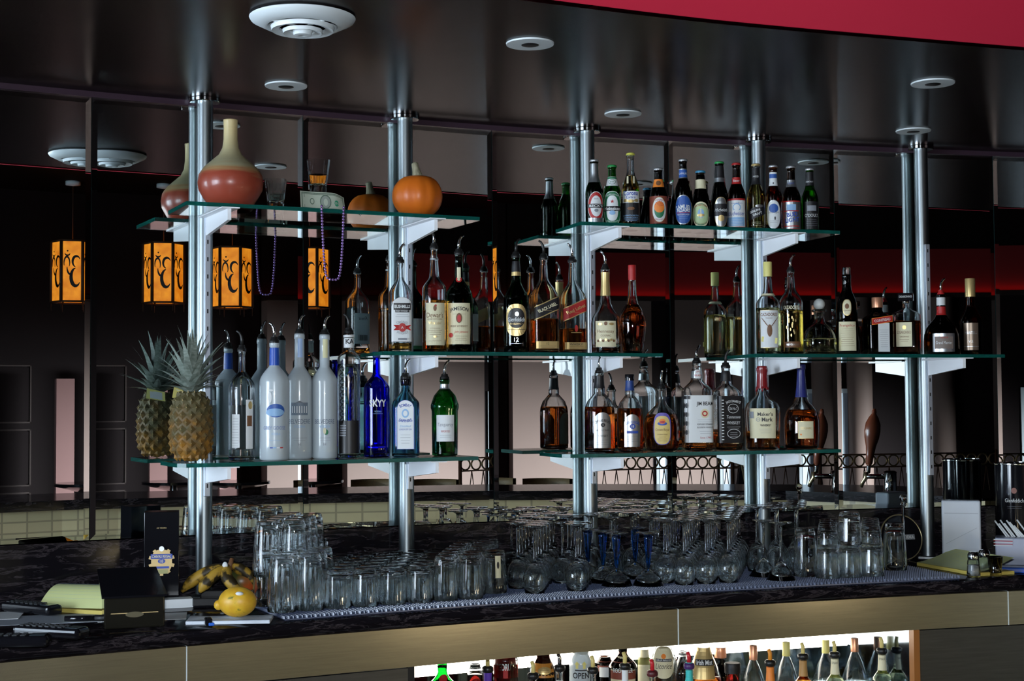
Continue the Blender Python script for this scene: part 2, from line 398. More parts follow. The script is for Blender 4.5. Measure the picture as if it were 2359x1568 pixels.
for k in range(5):
    s=k+.5; a=ANG[k]; q=(SV[k]+SV[k+1])/2+panel_n(k)*DP
    t=thing('support_pole','brushed aluminium floor-to-ceiling shelf pole, '+PO[k],'pole',(q.x,q.y,CT),a,'aluminium shelf poles')
    MB().lathe([(RP,0),(RP,ZC-CT)],M_alu,32).build('tube',t,sharp=40)
    MB().lathe([(.043,ZC-CT-.012),(.045,ZC-CT-.010),(.045,ZC-CT-.001),(.02,ZC-CT-.001)],M_chrome,32).build('ceiling_flange',t,sharp=40)
    MB().lathe([(.036,0),(.036,.004),(.0242,.010),(.024,.02)],M_alu,32).build('base_flange',t,sharp=40)
    zr0,zr1=ZB+.115-CT,(ZT-.005 if k<4 else ZT-.01)-CT
    mb=MB(); mb.bbox((0,-RP-.005,(zr0+zr1)/2),(.017,.014,zr1-zr0),M_alu2,.0015)
    for i in range(int((zr1-zr0)/.05)): mb.box((0,-RP-.0121,zr0+.03+i*.05),(.004,.0006,.012),M_black)
    mb.build('slotted_rail',t)
    for z in LEV[k]: bracket(z-CT,t,s)
# ---------------------------------------------------------------- glass shelves
def shelf(ul,ur,z,label,dback=.082,dfront=None,chl=0,chr_=0,th=.011):
    d=dfront or DA+.004
    a=place(ul,d,z); b=place(ur,d,z); A=Vector(a[:2]); B=Vector(b[:2]); t=(B-A).normalized(); n=Vector((t.y,-t.x))
    w=d-dback
    pts=[A-n*w,A-n*chl+0*t] if chl==0 else [A-n*w,A-n*chl,A+t*chl]
    if chl==0: pts=[A-n*w,A]
    pts+= [B] if chr_==0 else [B-t*chr_,B-n*chr_]
    pts+=[B-n*w]
    cx=(A+B)/2; top=[(p.x-cx.x,p.y-cx.y,0) for p in pts]; bot=[(x,y,-th) for x,y,_ in top]; N=len(pts)
    mb=MB(); e=.0015
    mb.add(top+bot,[tuple(range(N)),tuple(range(N,2*N))[::-1]],M_gglass)
    mb.add(top+bot,[(i,N+i,N+(i+1)%N,(i+1)%N) for i in range(N)],M_gedge)
    me=mb.mesh('glass_shelf'); bm=bmesh.new(); bm.from_mesh(me); bmesh.ops.remove_doubles(bm,verts=bm.verts,dist=1e-5); bmesh.ops.recalc_face_normals(bm,faces=bm.faces); bm.to_mesh(me); bm.free()
    o=link('glass_shelf',me,None,(cx.x,cx.y,z)); tag(o,label,'shelf','green-edged glass bar shelves')
shelf(430,1105,ZT,'top left glass shelf carrying the vase, shot glasses and pumpkin')
shelf(1338,1935,ZT,'top right glass shelf carrying the row of beer bottles')
shelf(880,1527,ZM,'middle glass shelf carrying the whisky bottles left of centre')
shelf(1742,2315,ZM,'middle right glass shelf carrying tequila and liqueur bottles')
shelf(412,1102,ZL,'lower left glass shelf carrying the pineapple, vodka and gin bottles',chl=.02)
shelf(1300,1938,ZL,'lower right glass shelf carrying the brown whiskey bottles',chl=.02)
# ---------------------------------------------------------------- ceiling fittings
def on_ceiling(u,v): p=at_z(u,v,ZC); return p.x,p.y
x,y=on_ceiling(697,38); rr=123/F*y*1.0
t=thing('air_diffuser','large round white ceiling air diffuser with concentric rings','vent',(x,y,ZC))
MB().lathe([(rr*.93,-.0),(rr,-.004),(rr*.97,-.010),(rr*.70,-.026),(rr*.66,-.024),(rr*.66,-.001)],M_offw,48).build('outer_ring',t,sharp=50)
mb=MB().lathe([(rr*.60,-.024),(rr*.58,-.034),(rr*.44,-.030),(rr*.44,-.024)],M_offw,40); mb.lathe([(rr*.38,-.032),(rr*.36,-.040),(rr*.24,-.036),(rr*.24,-.030)],M_offw,40)
mb.build('inner_ring',t,sharp=50)
MB().lathe([(rr*.19,-.03),(rr*.17,-.044),(rr*.05,-.046),(1e-6,-.043)],M_offw,32).build('centre_cap',t,sharp=50)
mb=MB()
for i in range(4):
    a=PI/4+i*PI/2; mb.box((rr*.4*cos(a),rr*.4*sin(a),-.022),(rr*.55,.008,.012),M_offw,Matrix.Rotation(0,4,'Z')) if False else mb.tube([(rr*.1*cos(a),rr*.1*sin(a),-.022),(rr*.68*cos(a),rr*.68*sin(a),-.020)],.006,M_offw)
mb.lathe([(rr*.66,-.0015),(1e-6,-.0015)],M_black,40); mb.build('throat',t)
for u,v,r,lab in ((1221,99,56,'beside the large air diffuser'),(659,196,49,'in front of the leftmost shelf pole'),(1435,261,43,'above the tallest beer bottle'),(2149,190,50,'near the red fascia on the right'),(2104,300,40,'just above the rightmost pole')):
    x,y=on_ceiling(u,v); R=r/F*y
    t=thing('downlight','round white recessed ceiling downlight, switched off, '+lab,'downlight',(x,y,ZC),0,'recessed ceiling downlights')
    MB().lathe([(R,-.0005),(R*.985,-.0045),(R*.36,-.0052),(R*.35,-.0045)],M_offw,40).build('trim_ring',t,sharp=50)
    MB().lathe([(R*.37,-.0045),(R*.36,-.0058),(1e-6,-.0058)],M_black,24).build('recess_shade_disc',t)  # flush black disc, shade of the lamp opening put into its colour
# ---------------------------------------------------------------- reflected room: front bar, lanterns, railing, furniture
BP=[Vector(p) for p in((.30,1.86),(.62,2.02),(1.2,2.42),(1.9,2.98),(2.45,3.55),(2.62,4.3))]
def poly_off(P,d):
    o=[]
    for i,p in enumerate(P):
        t=(P[min(i+1,len(P)-1)]-P[max(i-1,0)]).normalized(); o.append(p+Vector((t.y,-t.x))*d)
    return o
def psweep(mb,P,sec,m):
    L=len(sec); cols=[poly_off(P,d) for d,z in sec]; vs=[];fs=[]
    for i in range(len(P)):
        for j,(d,z) in enumerate(sec): q=cols[j][i]; vs.append((q.x,q.y,z))
    for i in range(len(P)-1):
        for j in range(L): k=(j+1)%L; fs.append((i*L+j,i*L+k,(i+1)*L+k,(i+1)*L+j))
    fs.append(tuple(range(L))); fs.append(tuple((len(P)-1)*L+j for j in range(L))[::-1]); mb.add(vs,fs,m); return mb
fb=thing('front_bar','customers\' bar counter with black top and tan tiled inner face, reflected in the mirrors','bar',(1.5,2.6,0))
def fpart(name,mb): mb.v=[(x-1.5,y-2.6,z) for x,y,z in mb.v]; o=mb.build(name,fb); recalc(o.data); return o
fpart('bar_top',psweep(MB(),BP,[(0,1.0),(0,1.045),(.55,1.045),(.55,1.0)],M_marble))
M_tiles=mat('tan_tiles',(.5,.42,.25),.35); nt=M_tiles.node_tree; br=nt.nodes.new('ShaderNodeTexBrick'); tc=nt.nodes.new('ShaderNodeTexCoord'); br.inputs['Color1'].default_value=(.72,.60,.34,1); br.inputs['Color2'].default_value=(.62,.52,.30,1); br.inputs['Mortar'].default_value=(.40,.33,.2,1); br.inputs['Scale'].default_value=5; br.offset=0
mp=nt.nodes.new('ShaderNodeMapping'); mp.inputs['Rotation'].default_value=(PI/2,0,0); nt.links.new(tc.outputs['Object'],mp.inputs[0]); nt.links.new(mp.outputs[0],br.inputs['Vector']); nt.links.new(br.outputs[0],nt.nodes['Principled BSDF'].inputs['Base Color'])
fpart('tiled_face',psweep(MB(),BP,[(.04,.0),(.04,.999),(.50,.999),(.50,.0)],M_tiles))
fpart('under_counter_shelf',psweep(MB(),BP,[(-.22,.84),(-.22,.87),(.04,.87),(.04,.84)],M_steel))
# lanterns
M_par=mat('amber_parchment',(.55,.24,.04),.6,emit=(1,.32,.02),es=1.0)
nt=M_par.node_tree; n=nt.nodes.new('ShaderNodeTexNoise'); n.inputs['Scale'].default_value=5; cr=nt.nodes.new('ShaderNodeValToRGB'); cr.color_ramp.elements[0].color=(.60,.13,.004,1); cr.color_ramp.elements[0].position=.3; cr.color_ramp.elements[1].color=(.95,.32,.02,1); cr.color_ramp.elements[1].position=.7; tcl=nt.nodes.new('ShaderNodeTexCoord'); nt.links.new(tcl.outputs['Object'],n.inputs['Vector']); n.inputs['Scale'].default_value=14; n.inputs['Detail'].default_value=4; nt.links.new(n.outputs['Fac'],cr.inputs[0]); nt.links.new(cr.outputs[0],nt.nodes['Principled BSDF'].inputs['Emission Color'])
M_lf=mat('lantern_frame',(.05,.02,.008),.6)
def lantern(p,rot,label):
    t=thing('hanging_lantern',label,'lantern',(p.x,p.y,p.z),rot,'hexagonal amber lanterns')
    R,H=.165,.49; ap=R*cos(PI/6)
    fr=MB()
    for i in range(6):
        a=PI/6+i*PI/3
        c,s_=cos(a),sin(a); fr.tube([(R*c,R*s_,0),(R*c,R*s_,H)],.013,M_lf,6)
        b=a+PI/3
        for z in(0,H): fr.tube([(R*c,R*s_,z),(R*cos(b),R*sin(b),z)],.009,M_lf,6)
        fr.tube([(R*c,R*s_,0),(R*c,R*s_,-.07)],.003,M_lf,5)
    fr.build('frame',t)
    for i in range(6):
        am=i*PI/3+PI/3; T=Matrix.Rotation(am,4,'Z')
        pn=MB(); w=R*.5*.97
        pn.add([(ap-.003,-w,0.005),(ap-.003,w,.005),(ap-.003,w,H-.005),(ap-.003,-w,H-.005)],[(0,1,2,3)],M_par,False,T)
        # calligraphic swirl: outlined strokes
        cz=.25; SX,SZ=1.16,1.38
        def stroke(P,wd):
            vs=[];fs=[]
            n=len(P)
            for j,(a_,b_) in enumerate(P):
                x0,y0=P[max(j-1,0)];x1,y1=P[min(j+1,n-1)]; L=math.hypot(x1-x0,y1-y0) or 1; q=wd[j]/2
                nx,ny=-(y1-y0)/L,(x1-x0)/L
                vs+=[(ap+.0012,-SX*(a_+nx*q),cz+SZ*(b_+ny*q-cz)),(ap+.0012,-SX*(a_-nx*q),cz+SZ*(b_-ny*q-cz))]
            for j in range(n-1): fs.append((2*j,2*j+2,2*j+3,2*j+1))
            pn.add(vs,fs,M_black,False,T)
        P=[(-.058+.026*(1-cos(q*1.0)),0) for q in()]
        def arc(cx,cz_,rx,rz,a0,a1,n=14,w0=.006,w1=.014):
            P=[];Wd=[]
            for j in range(n+1):
                q=a0+(a1-a0)*j/n; P.append((cx+rx*cos(q),cz_+rz*sin(q))); Wd.append(w0+(w1-w0)*sin(PI*j/n))
            stroke(P,Wd)
        arc(.030,cz+.050,.026,.032,PI*.15,PI*1.42,w0=.004,w1=.016)
        arc(.026,cz-.040,.032,.052,PI*.52,PI*1.80,w0=.004,w1=.024)
        arc(-.034,cz+.042,.019,.036,PI*1.15,-PI*.18,w0=.004,w1=.011)
        arc(-.002,cz+.012,.030,.040,PI*.95,PI*1.55,w0=.004,w1=.012)
        arc(.006,cz-.044,.018,.018,PI*.5,PI*1.1,w0=.003,w1=.008)
        arc(-.030,cz+.100,.017,.014,PI*1.05,PI*1.95,w0=.004,w1=.009)
        pn.add([(ap+.0012,.034+.007*cos(j*PI/4),cz+.155+.007*sin(j*PI/4)) for j in range(8)],[tuple(range(8))],M_black,False,T)
        pn.build('paper_panel',t)
    MB().tube([(0,0,H),(0,0,3.3-p.z)],.004,M_lf,6).build('hanging_cord',t)
    mb=MB(); mb.lathe([(.06,3.3-p.z),(.06,3.27-p.z),(1e-6,3.26-p.z)],M_offw,16); mb.build('ceiling_rose',t)
    mb=MB(); 
    for i in range(3): mb.tube([(0,0,H),(R*cos(PI/6+i*2*PI/3),R*sin(PI/6+i*2*PI/3),H)],.003,M_lf,5)
    mb.build('spreader',t)
L1=behind(377,630,12,0); L2=behind(535,640,12,0)
for L,r_,lab in ((L1,.25,'lit hexagonal amber paper lantern seen in the mirror left of the leftmost pole'),(L2,.35,'lit hexagonal amber paper lantern seen in the mirror right of the leftmost pole')):
    lantern(Vector((L.x,L.y,L.z-.245)),r_,lab)
    # pilaster behind it
pk=0
for u,z_,k in ((364,12.42,0),(524,12.66,0)):
    b=behind(u,900,z_,k); m=MB(); T=Matrix.Translation((b.x,b.y,0))@Matrix.Rotation(math.atan2(.469,.883),4,'Z'); m.box((0,0,.85),(.15,.06,1.7),mat('pilaster_plaster',(.20,.10,.09),.6),T)
    pk+=1; m.build('pilaster')['kind']='structure'
# high round tables
for u,k,nm in((400,0,'left'),(550,0,'right')):
    b=behind(u,1108,11.0,k); zt_=b.z
    t=thing('round_table','black round pedestal table under the %s amber lantern, seen in the mirror'%('left-hand' if u==400 else 'right-hand'),'table',(b.x,b.y,0),0,'black pedestal tables')
    MB().lathe([(.05,zt_-.07),(.20,zt_-.03),(.235,zt_-.02),(.235,zt_),(1e-6,zt_)],M_gblack,32).build('tabletop',t,sharp=40)
    MB().lathe([(.028,.03),(.028,zt_-.06)],M_chrome,16).build('pedestal',t,sharp=40)
    MB().lathe([(.22,0),(.22,.02),(.03,.035)],M_chrome,24).build('base',t,sharp=40)
# wicker backed bar stools beyond the bar
for u,k in((868,1),(1000,1)):
    b=behind(u,1128,8.4,k); a=.9
    t=thing('bar_stool','bar stool with curved tan wicker back, %s of the second pole in the mirror'%('left' if u<900 else 'right'),'stool',(b.x,b.y,0),a,'wicker bar stools')
    mb=MB(); R=.145; vs=[];fs=[];n=14;M_wk=ramp_mat('wicker',[(0,(.05,.035,.015)),(1,(.17,.12,.05))],(60,60,60),3,rough=.6)
    for i in range(n+1):
        q=-1.1+2.2*i/n
        for r_ in(R,R+.02):
            for z in(.86,.885,b.z+.03,b.z+.06): vs.append((r_*sin(q),-r_*cos(q)+.1,z))
    for i in range(n):
        for j in range(3):
            for o_ in(0,4): fs.append((i*8+j+o_,(i+1)*8+j+o_,(i+1)*8+j+1+o_,i*8+j+1+o_))
        fs.append((i*8+3,(i+1)*8+3,(i+1)*8+7,i*8+7))
    mb.add(vs,fs,M_wk,True); mb.build('backrest',t)
    MB().lathe([(.13,.70),(.145,.72),(.145,.76),(.12,.78),(1e-6,.785)],M_black,24,M=Matrix.Translation((0,.1,0))).build('seat',t)
    for i in range(4):
        q=PI/4+i*PI/2; MB().tube([(.10*cos(q),.1+.10*sin(q),.70),(.15*cos(q),.1+.15*sin(q),0)],.014,M_wood,8).build('leg',t)
    mb=MB(); mb.tube([(.15*cos(j*PI/8),.1+.15*sin(j*PI/8),.3) for j in range(17)],.008,M_chrome,6); mb.build('foot_ring',t)
# iron railing with rings
A=behind(1060,1070,9.6,1); B=behind(2300,1070,10.0,4); A2=Vector((A.x,A.y)); B2=Vector((B.x,B.y)); 
if (B2-A2).length<2.2: B2=A2+(B2-A2).normalized()*2.2
t=thing('iron_railing','bronze iron railing with a row of rings over zigzag bars, seen in the mirrors','railing',(A2.x,A2.y,0),math.atan2((B2-A2).y,(B2-A2).x))
Lr=(B2-A2).length+.5; zr=A.z; M_brz=mat('bronze',(.32,.24,.11),.3,metal=.85)
mb=MB(); n=int(Lr/.083)
for i in range(n):
    cx=.04+i*.083; mb.tube([(cx+.036*cos(j*PI/9),0,zr+.036*sin(j*PI/9)) for j in range(19)],.0055,M_brz,6,False)
mb.build('ring_row',t)
mb=MB(); mb.tube([(0,0,zr+.042),(Lr,0,zr+.042)],.006,M_lf,6); mb.tube([(0,0,zr-.042),(Lr,0,zr-.042)],.006,M_lf,6); mb.tube([(0,0,zr-.36),(Lr,0,zr-.36)],.008,M_lf,6); mb.build('rail',t)
mb=MB(); i=0; x=0
while x<Lr: mb.tube([(x,0,zr-.042),(x+.045,0,zr-.36),(x+.09,0,zr-.042)],.0035,M_lf,5); x+=.09
mb.build('zigzag_bars',t)
for x in(0,Lr*.25,Lr*.5,Lr*.75,Lr): MB().tube([(x,0,0),(x,0,zr+.05)],.012,M_lf,6).build('post',t)
# black pyramids in front of the railing
for f_ in(.30,.72):
    p=A2.lerp(B2,f_)+Vector((-.25,.35)); zt_=A.z+.03
    t=thing('pyramid_stand','tall black pyramid stand with a brass edge, %s one in front of the railing'%('left' if f_<.5 else 'right'),'stand',(p.x,p.y,0),.5,'black pyramid stands')
    MB().add([(-.17,-.17,0),(.17,-.17,0),(.17,.17,0),(-.17,.17,0),(0,0,zt_)],[(0,1,4),(1,2,4),(2,3,4),(3,0,4),(3,2,1,0)],M_gblack).build('pyramid',t)
    MB().tube([(.172,.172,0),(0,0,zt_)],.008,mat('brass',(.6,.5,.28),.3,metal=.8),6).build('edge_rod',t)
# windows and half-round columns on the far wall
for wi,w in enumerate((1.72,2.47)):
    m=MB(); vs=[];n=14; cw=w+.215
    for i in range(n+1):
        q=PI*i/n; o=wf(cw-.115*cos(q),-.2+.115*sin(q)); vs+=[(o.x,o.y,0),(o.x,o.y,2.40)]
    m.add(vs,[(2*i,2*i+2,2*i+3,2*i+1) for i in range(n)],M_pink,True); m.build('column')['kind']='structure'
    m=MB(); wbox(m,w-.03,w+.13,-.2,-.185,.35,1.58,M_offw); wbox(m,w,w+.055,-.2,-.180,.38,1.54,mat('window_daylight',(.5,.6,.7),.3,emit=(.70,.84,1),es=.8)); wbox(m,w+.06,w+.10,-.2,-.180,.38,1.54,mat('window_reveal_grey',(.30,.33,.38),.4)); m.build('window_%d'%(wi+1))['kind']='structure'
# left window with blinds; the second, unseen one is added to brighten the glassware
M_win=mat('left_window_daylight',(.6,.7,.8),.3,emit=(.70,.84,1),es=13)
for wi,yc in enumerate((.7,3.5)):
    m=MB(); wl=2.6 if wi==0 else 1.7
    m.box((-3.98,yc,1.55),(.02,wl,1.6),M_win); m.box((-3.96,yc,2.38),(.06,wl+.1,.06),M_offw); m.box((-3.96,yc,.72),(.06,wl+.1,.06),M_offw)
    for k_ in range(4 if wi==0 else 3): m.box((-3.96,yc-wl/2+wl*k_/(3 if wi==0 else 2),1.55),(.06,.05,1.64),M_offw)
    for i in range(22): m.box((-3.93,yc,.80+i*.072),(.03,wl,.004),M_offw,None)
    m.build('window_%d'%(wi+3))['kind']='structure'
# beer tap
tp=behind(1934,1100,7.0,3) ; tq=(behind(1903,1010,7,3)+behind(1965,1010,7,4))/2
t=thing('beer_tap','chrome beer tap with a long turned brown wooden handle on the front bar','beer tap',(tq.x,tq.y,1.045),.4)
h0=.40-.045
MB().lathe([(.034,0),(.030,.008),(.030,.090),(.033,.094),(.02,.10)],M_chrome,24,M=Matrix.Translation((.10,.05,0))).build('tower',t,sharp=40)
MB().tube([(.09,.05,.072),(.02,.01,.072),(0,0,.070)],[.012,.012,.01],M_chrome,12).build('shank',t)
mb=MB().tube([(0,0,.092),(0,-.0,.065),(-.012,-.01,.045),(-.02,-.015,.020)],[.012,.011,.009,.008],mat('brass_spout',(.7,.6,.35),.25,metal=.9),12); mb.build('spout',t)
wd=mat('turned_wood',(.24,.065,.03),.25,coat=.5)
Mh=Matrix.Rotation(.12,4,'Y')@Matrix.Translation((0,0,.085))
MB().lathe([(.006,0),(.010,.004),(.010,.03),(.012,.035),(.008,.04)],M_chrome,16,M=Mh).build('collar',t)
MB().lathe([(.010,.04),(.016,.05),(.019,.09),(.024,.13),(.034,.17),(.038,.205),(.035,.24),(.022,.27),(.010,.288),(.012,.295),(.007,.31),(1e-6,.312)],wd,20,M=Mh).build('handle',t)
# ================================================================ bottles
def col(r,g,b): return (r,g,b)
M_cream=mat('label_cream',(.66,.62,.42),.55); M_paper=mat('label_white',(.68,.71,.72),.5); M_ink=mat('ink_black',(.015,.015,.018),.45); M_gold=mat('label_gold',(.62,.46,.20),.35,metal=.6)
M_inkred=mat('ink_red',(.45,.02,.02),.5); M_silver=mat('label_silver',(.50,.53,.55),.32,metal=.9); M_inkblue=mat('ink_blue',(.03,.07,.35),.45); M_grey=mat('ink_grey',(.22,.24,.27),.5)
M_green=mat('label_green',(.02,.16,.07),.45); M_lblk=mat('label_black',(.012,.012,.014),.4); M_red=mat('label_red_dummy',(.42,.02,.02),.5) if False else M_red
M_lred=mat('label_red',(.40,.018,.018),.45); M_lblue=mat('label_blue',(.025,.09,.34),.42); M_ltb=mat('label_light_blue',(.24,.42,.66),.45); M_orange=mat('label_orange',(.75,.22,.03),.5)
M_maroon=mat('label_brick',(.20,.045,.025),.55); M_yel=mat('plastic_yellow',(.72,.66,.22),.4); M_lav=mat('label_lavender',(.55,.50,.62),.5)
M_brown=mat('ink_brown',(.16,.07,.03),.5); M_cork=mat('pourer_collar',(.01,.01,.01),.35); M_bwax=mat('red_wax',(.20,.012,.015),.25,coat=.4); M_cop=mat('copper_foil',(.72,.34,.20),.35,metal=.7)
G={'clear':M_clear,'green':glass('green_glass',(.03,.36,.08)),'dgreen':glass('dark_green_glass',(.012,.10,.02)),'brown':glass('brown_glass',(.12,.03,.006)),'dbrown':glass('dark_brown_glass',(.025,.008,.004)),
'cobalt':glass('cobalt_glass',(.012,.02,.72)),'aqua':glass('aqua_glass',(.45,.82,.93)),'pale':glass('pale_green_glass',(.80,.90,.55)),
'frost':mat('frosted_glass',(.78,.88,.94),.25,trans=.45,ior=1.4,coat=.6),'heine':glass('bright_green_glass',(.05,.42,.03)),'teal':mat('teal_plastic',(.05,.50,.48),.4)}
LQ={'whisky':glass('whisky_liquid',(.85,.34,.05),ior=1.36),'amber':glass('dark_amber_liquid',(.55,.13,.015),ior=1.36),'water':glass('clear_liquid',(.95,.97,.97),ior=1.36),'gold':glass('golden_liquid',(.95,.72,.22),ior=1.36),'straw':glass('straw_liquid',(.92,.90,.55),ior=1.36),'red':glass('deep_red_liquid',(.45,.02,.015),ior=1.36),'cognac':glass('cognac_liquid',(.42,.07,.01),ior=1.36)}
def prof(H,R,sh=.62,nk=.80,rn=.28,rt=None,base=.02,n=2,lip=True,pw=1.0,bulge=0,nn=2):
    """outer profile: straight body to sh*H, shoulder to nk*H, neck to H"""
    rt=rt or rn; o=[(R*.80,0,n),(R*.95,.002,n),(R,base*H,n)]
    for i in range(1,5): z=base+(sh-base)*i/5; o.append((R*(1+bulge*sin(PI*i/5)),z*H,n))
    o.append((R,sh*H,n))
    m=9
    for i in range(1,m+1):
        t=i/m; f=(cos(PI*t)+1)/2; f=f**pw; z=sh+(nk-sh)*t; e=n+(nn-n)*t
        o.append((R*(rn+(1-rn)*f),z*H,e))
    o.append((R*(rn+(rt-rn)*.6),(nk+(1-nk)*.6)*H))
    if lip: o+=[(R*rt,H*.955),(R*rt*1.12,H*.958),(R*rt*1.12,H*.985),(R*rt*1.04,H)]
    else: o+=[(R*rt,H)]
    return o
def r_of(pr,z):
    for (a,b) in zip(pr,pr[1:]):
        if a[1]<=z<=b[1]: return a[0]+(b[0]-a[0])*((z-a[1])/max(1e-6,b[1]-a[1]))
    return pr[-1][0]
def spout(t,H,rn,yaw=0,m_spout=None,collar=None,big=1):
    m_spout=m_spout or M_chrome; c=MB(); M=Matrix.Rotation(yaw,4,'Z')
    c.lathe([(rn*1.15,H-.004),(rn*1.2,H+.004),(rn*.9,H+.008),(rn*.8,H+.014),(.004,H+.016)],collar or M_cork,16); o=c.build('pourer_collar',t,sharp=50)
    pts=[(0,0,H+.012),(0,0,H+.030*big),(.002,0,H+.040*big),(.008,0,H+.050*big),(.015,0,H+.055*big)]
    s=MB().tube([M@Vector(p) for p in pts],[.0048*big,.0042*big,.0040*big,.0034*big,.0028*big],m_spout,10); s.build('pour_spout',t)
def bottle(name,label,cat,loc,rz,pr,gm,liquid=None,fill=.5,group=None,seg=32,th=.0028,extra=None,M=None):
    """pr = outer profile [(r,z,n)], glass body with a real cavity, plus the liquid in it"""
    t=thing(name,label,cat,loc,rz,group); H=pr[-1][1]
    g=MB(); inner=[(max(.002,p[0]-th),p[1]+(0 if i>2 else .009),p[2] if len(p)>2 else 2) for i,p in enumerate(pr)]
    inner[0]=(1e-5,.010,pr[0][2]); inner[1]=(max(.002,pr[1][0]-th*2),.0105,pr[1][2]); inner[2]=(pr[2][0]-th,max(.014,pr[2][1]),pr[2][2])
    inner=[p for p in inner]; inner[-1]=(inner[-1][0],H,2)
    full=[(1e-5,.0,pr[0][2])]+list(pr)+inner[::-1]
    g.lathe(full,gm,seg); o=g.build('glass_body',t); recalc(o.data)
    if liquid:
        fz=fill*H; li=[(p[0]+.0006,p[1]-(.0006 if i<2 else 0),p[2]) for i,p in enumerate(inner) if p[1]<fz]
        li[0]=(1e-5,li[0][1],li[0][2]); li.append((r_of([(q[0],q[1]) for q in inner],fz)+.0006,fz,li[-1][2])); li.append((1e-5,fz,li[-1][2]))
        l=MB().lathe(li,liquid,seg); o=l.build('liquid',t); recalc(o.data)
    return t
def fit(u,ytop,wpx,d,z):
    x,y,dep,a,vb=place(u,d,z); return x,y,(vb-ytop)*dep/F,wpx*dep/F/2,dep
def face(x,y): return -math.atan2(x,y)    # turns local -Y towards the camera
def cap(t,pr,m,z0,z1,k=1.05,name='cap',r=None):
    H=pr[-1][1]; R=r or pr[-1][0]*k; q=[(R,z0),(R,z1-.002),(R*.94,z1)]; 
    if z0<H-.006: q=[(max(r_of(pr,z0)+.0008,R*.9) if not r else R,z0),(R,H-.01),(R,z1-.002),(R*.94,z1)] if z1>H-.008 else q
    return MB().lathe(q,m,20).build(name,t,sharp=50)
def sleeve(t,pr,m,z0,z1,name='neck_foil',e=.0007):
    q=[]; n=8
    for i in range(n+1): z=z0+(z1-z0)*i/n; q.append((r_of(pr,z)+e,z))
    g=MB(); vs=[];fs=[];seg=24
    for r,z in q:
        for i in range(seg): a=2*PI*i/seg; vs.append((r*cos(a),r*sin(a),z))
    for j in range(n):
        for i in range(seg): i2=(i+1)%seg; fs.append((j*seg+i,j*seg+i2,(j+1)*seg+i2,(j+1)*seg+i))
    g.add(vs,fs,m,True); return g.build(name,t)
# ---- beers
def beer(u,ytop,w,gm,label,liq=None,d=.2,kind='long',yaw=0,fill=.72):
    x,y,H,R,dep=fit(u,ytop,w,d,ZT)
    if kind=='long': pr=prof(H,R,.50,.78,.44,.40,pw=.9,lip=True)
    elif kind=='stubby': pr=prof(H,R,.52,.82,.46,.42,pw=.8)
    else: pr=prof(H,R,.38,.86,.50,.42,pw=1.0)
    t=bottle('beer_bottle',label,'bottle',(x,y,ZT),face(x,y)+yaw,pr,gm,liq,fill,'beer bottles on the top shelf',28)
    return t,H,R,pr
def crown(t,pr,m):
    H=pr[-1][1]; r=pr[-1][0]*1.18; MB().lathe([(r,H-.004),(r*1.05,H-.0035),(r*1.02,H+.001),(r*.8,H+.0035),(1e-5,H+.004)],m,21).build('crown_cap',t)
M_capg=mat('cap_green',(.02,.25,.06),.4); M_capb=mat('cap_blue',(.05,.25,.42),.4); M_capy=mat('cap_yellow',(.55,.55,.08),.4); M_caps=mat('cap_silver',(.6,.62,.65),.3,metal=.7)
def nlabel(t,pr,z,h,m,txt=None,tm=None,ts=.006,w=None,name='neck_label',extra=None):
    H=pr[-1][1]; L=Label(lambda zz:r_of(pr,zz)); R=r_of(pr,z)
    L.rect(0,z,w or R*2.6,h,m,nz=4)
    if txt: L.text(txt,0,z,ts,tm or M_ink)
    if extra: extra(L,z,R)
    return L.build(name,t)
# 1 red/white oval
t,H,R,pr=beer(1370,369,42,G['dgreen'],'first beer bottle in the row, dark green with silver neck and red-ringed oval label',yaw=.05)
crown(t,pr,M_caps); sleeve(t,pr,M_silver,.66*H,.95*H)
L=Label(R); L.ell(.004,.29*H,.056,.092,M_paper); L.ell(.004,.29*H,.053,.088,M_lred); L.ell(.004,.29*H,.036,.066,M_paper); L.rect(.004,.295*H,.052,.0125,M_lblk); L.text("BECK'S",.004,.295*H,.0085,M_paper,bold=.02,width=.043); L.text('BEER',.004,.40*H,.004,M_grey); L.ell(.004,.225*H,.012,.010,M_grey); L.rect(.004,.075*H,.052,.016,M_silver); L.lines(.004,.085*H,.04,2,.005,M_grey); L.build('label',t)
# 2 heineken
t,H,R,pr=beer(1411,382,42,G['heine'],'green beer bottle with green oval racetrack label and red star',kind='stubby')
crown(t,pr,M_capg); nlabel(t,pr,.74*H,.030,M_paper,extra=lambda L,z,R:(L.rect(0,z+.011,R*2.5,.006,M_green),L.ell(0,z-.002,.022,.017,M_green),L.ell(0,z-.002,.019,.014,M_paper),L.text('BEER',0,z-.002,.004,M_green)))
L=Label(R); L.ell(0,.29*H,.060,.108,M_paper,p=2.6); L.ell(0,.29*H,.057,.104,M_green,p=2.6); L.ell(0,.29*H,.038,.080,M_paper,p=2.6); L.rect(0,.285*H,.058,.016,M_lblk); L.text('Heineken',0,.285*H,.011,M_paper,width=.051,bold=.02)
L.poly([(.0065*(1 if i%2==0 else .42)*sin(i*PI/5),.40*H+.0065*(1 if i%2==0 else .42)*cos(i*PI/5)) for i in range(10)],M_lred)
L.text('HOLLAND LAGER BEER',0,.29*H+.0435,.0042,M_paper,arc=.040,width=.040); L.text('BREWED IN HOLLAND',0,.29*H-.043,.0042,M_paper,arc=-.040,width=.038); L.ell(0,.215*H,.018,.014,M_ltb); L.build('label',t)
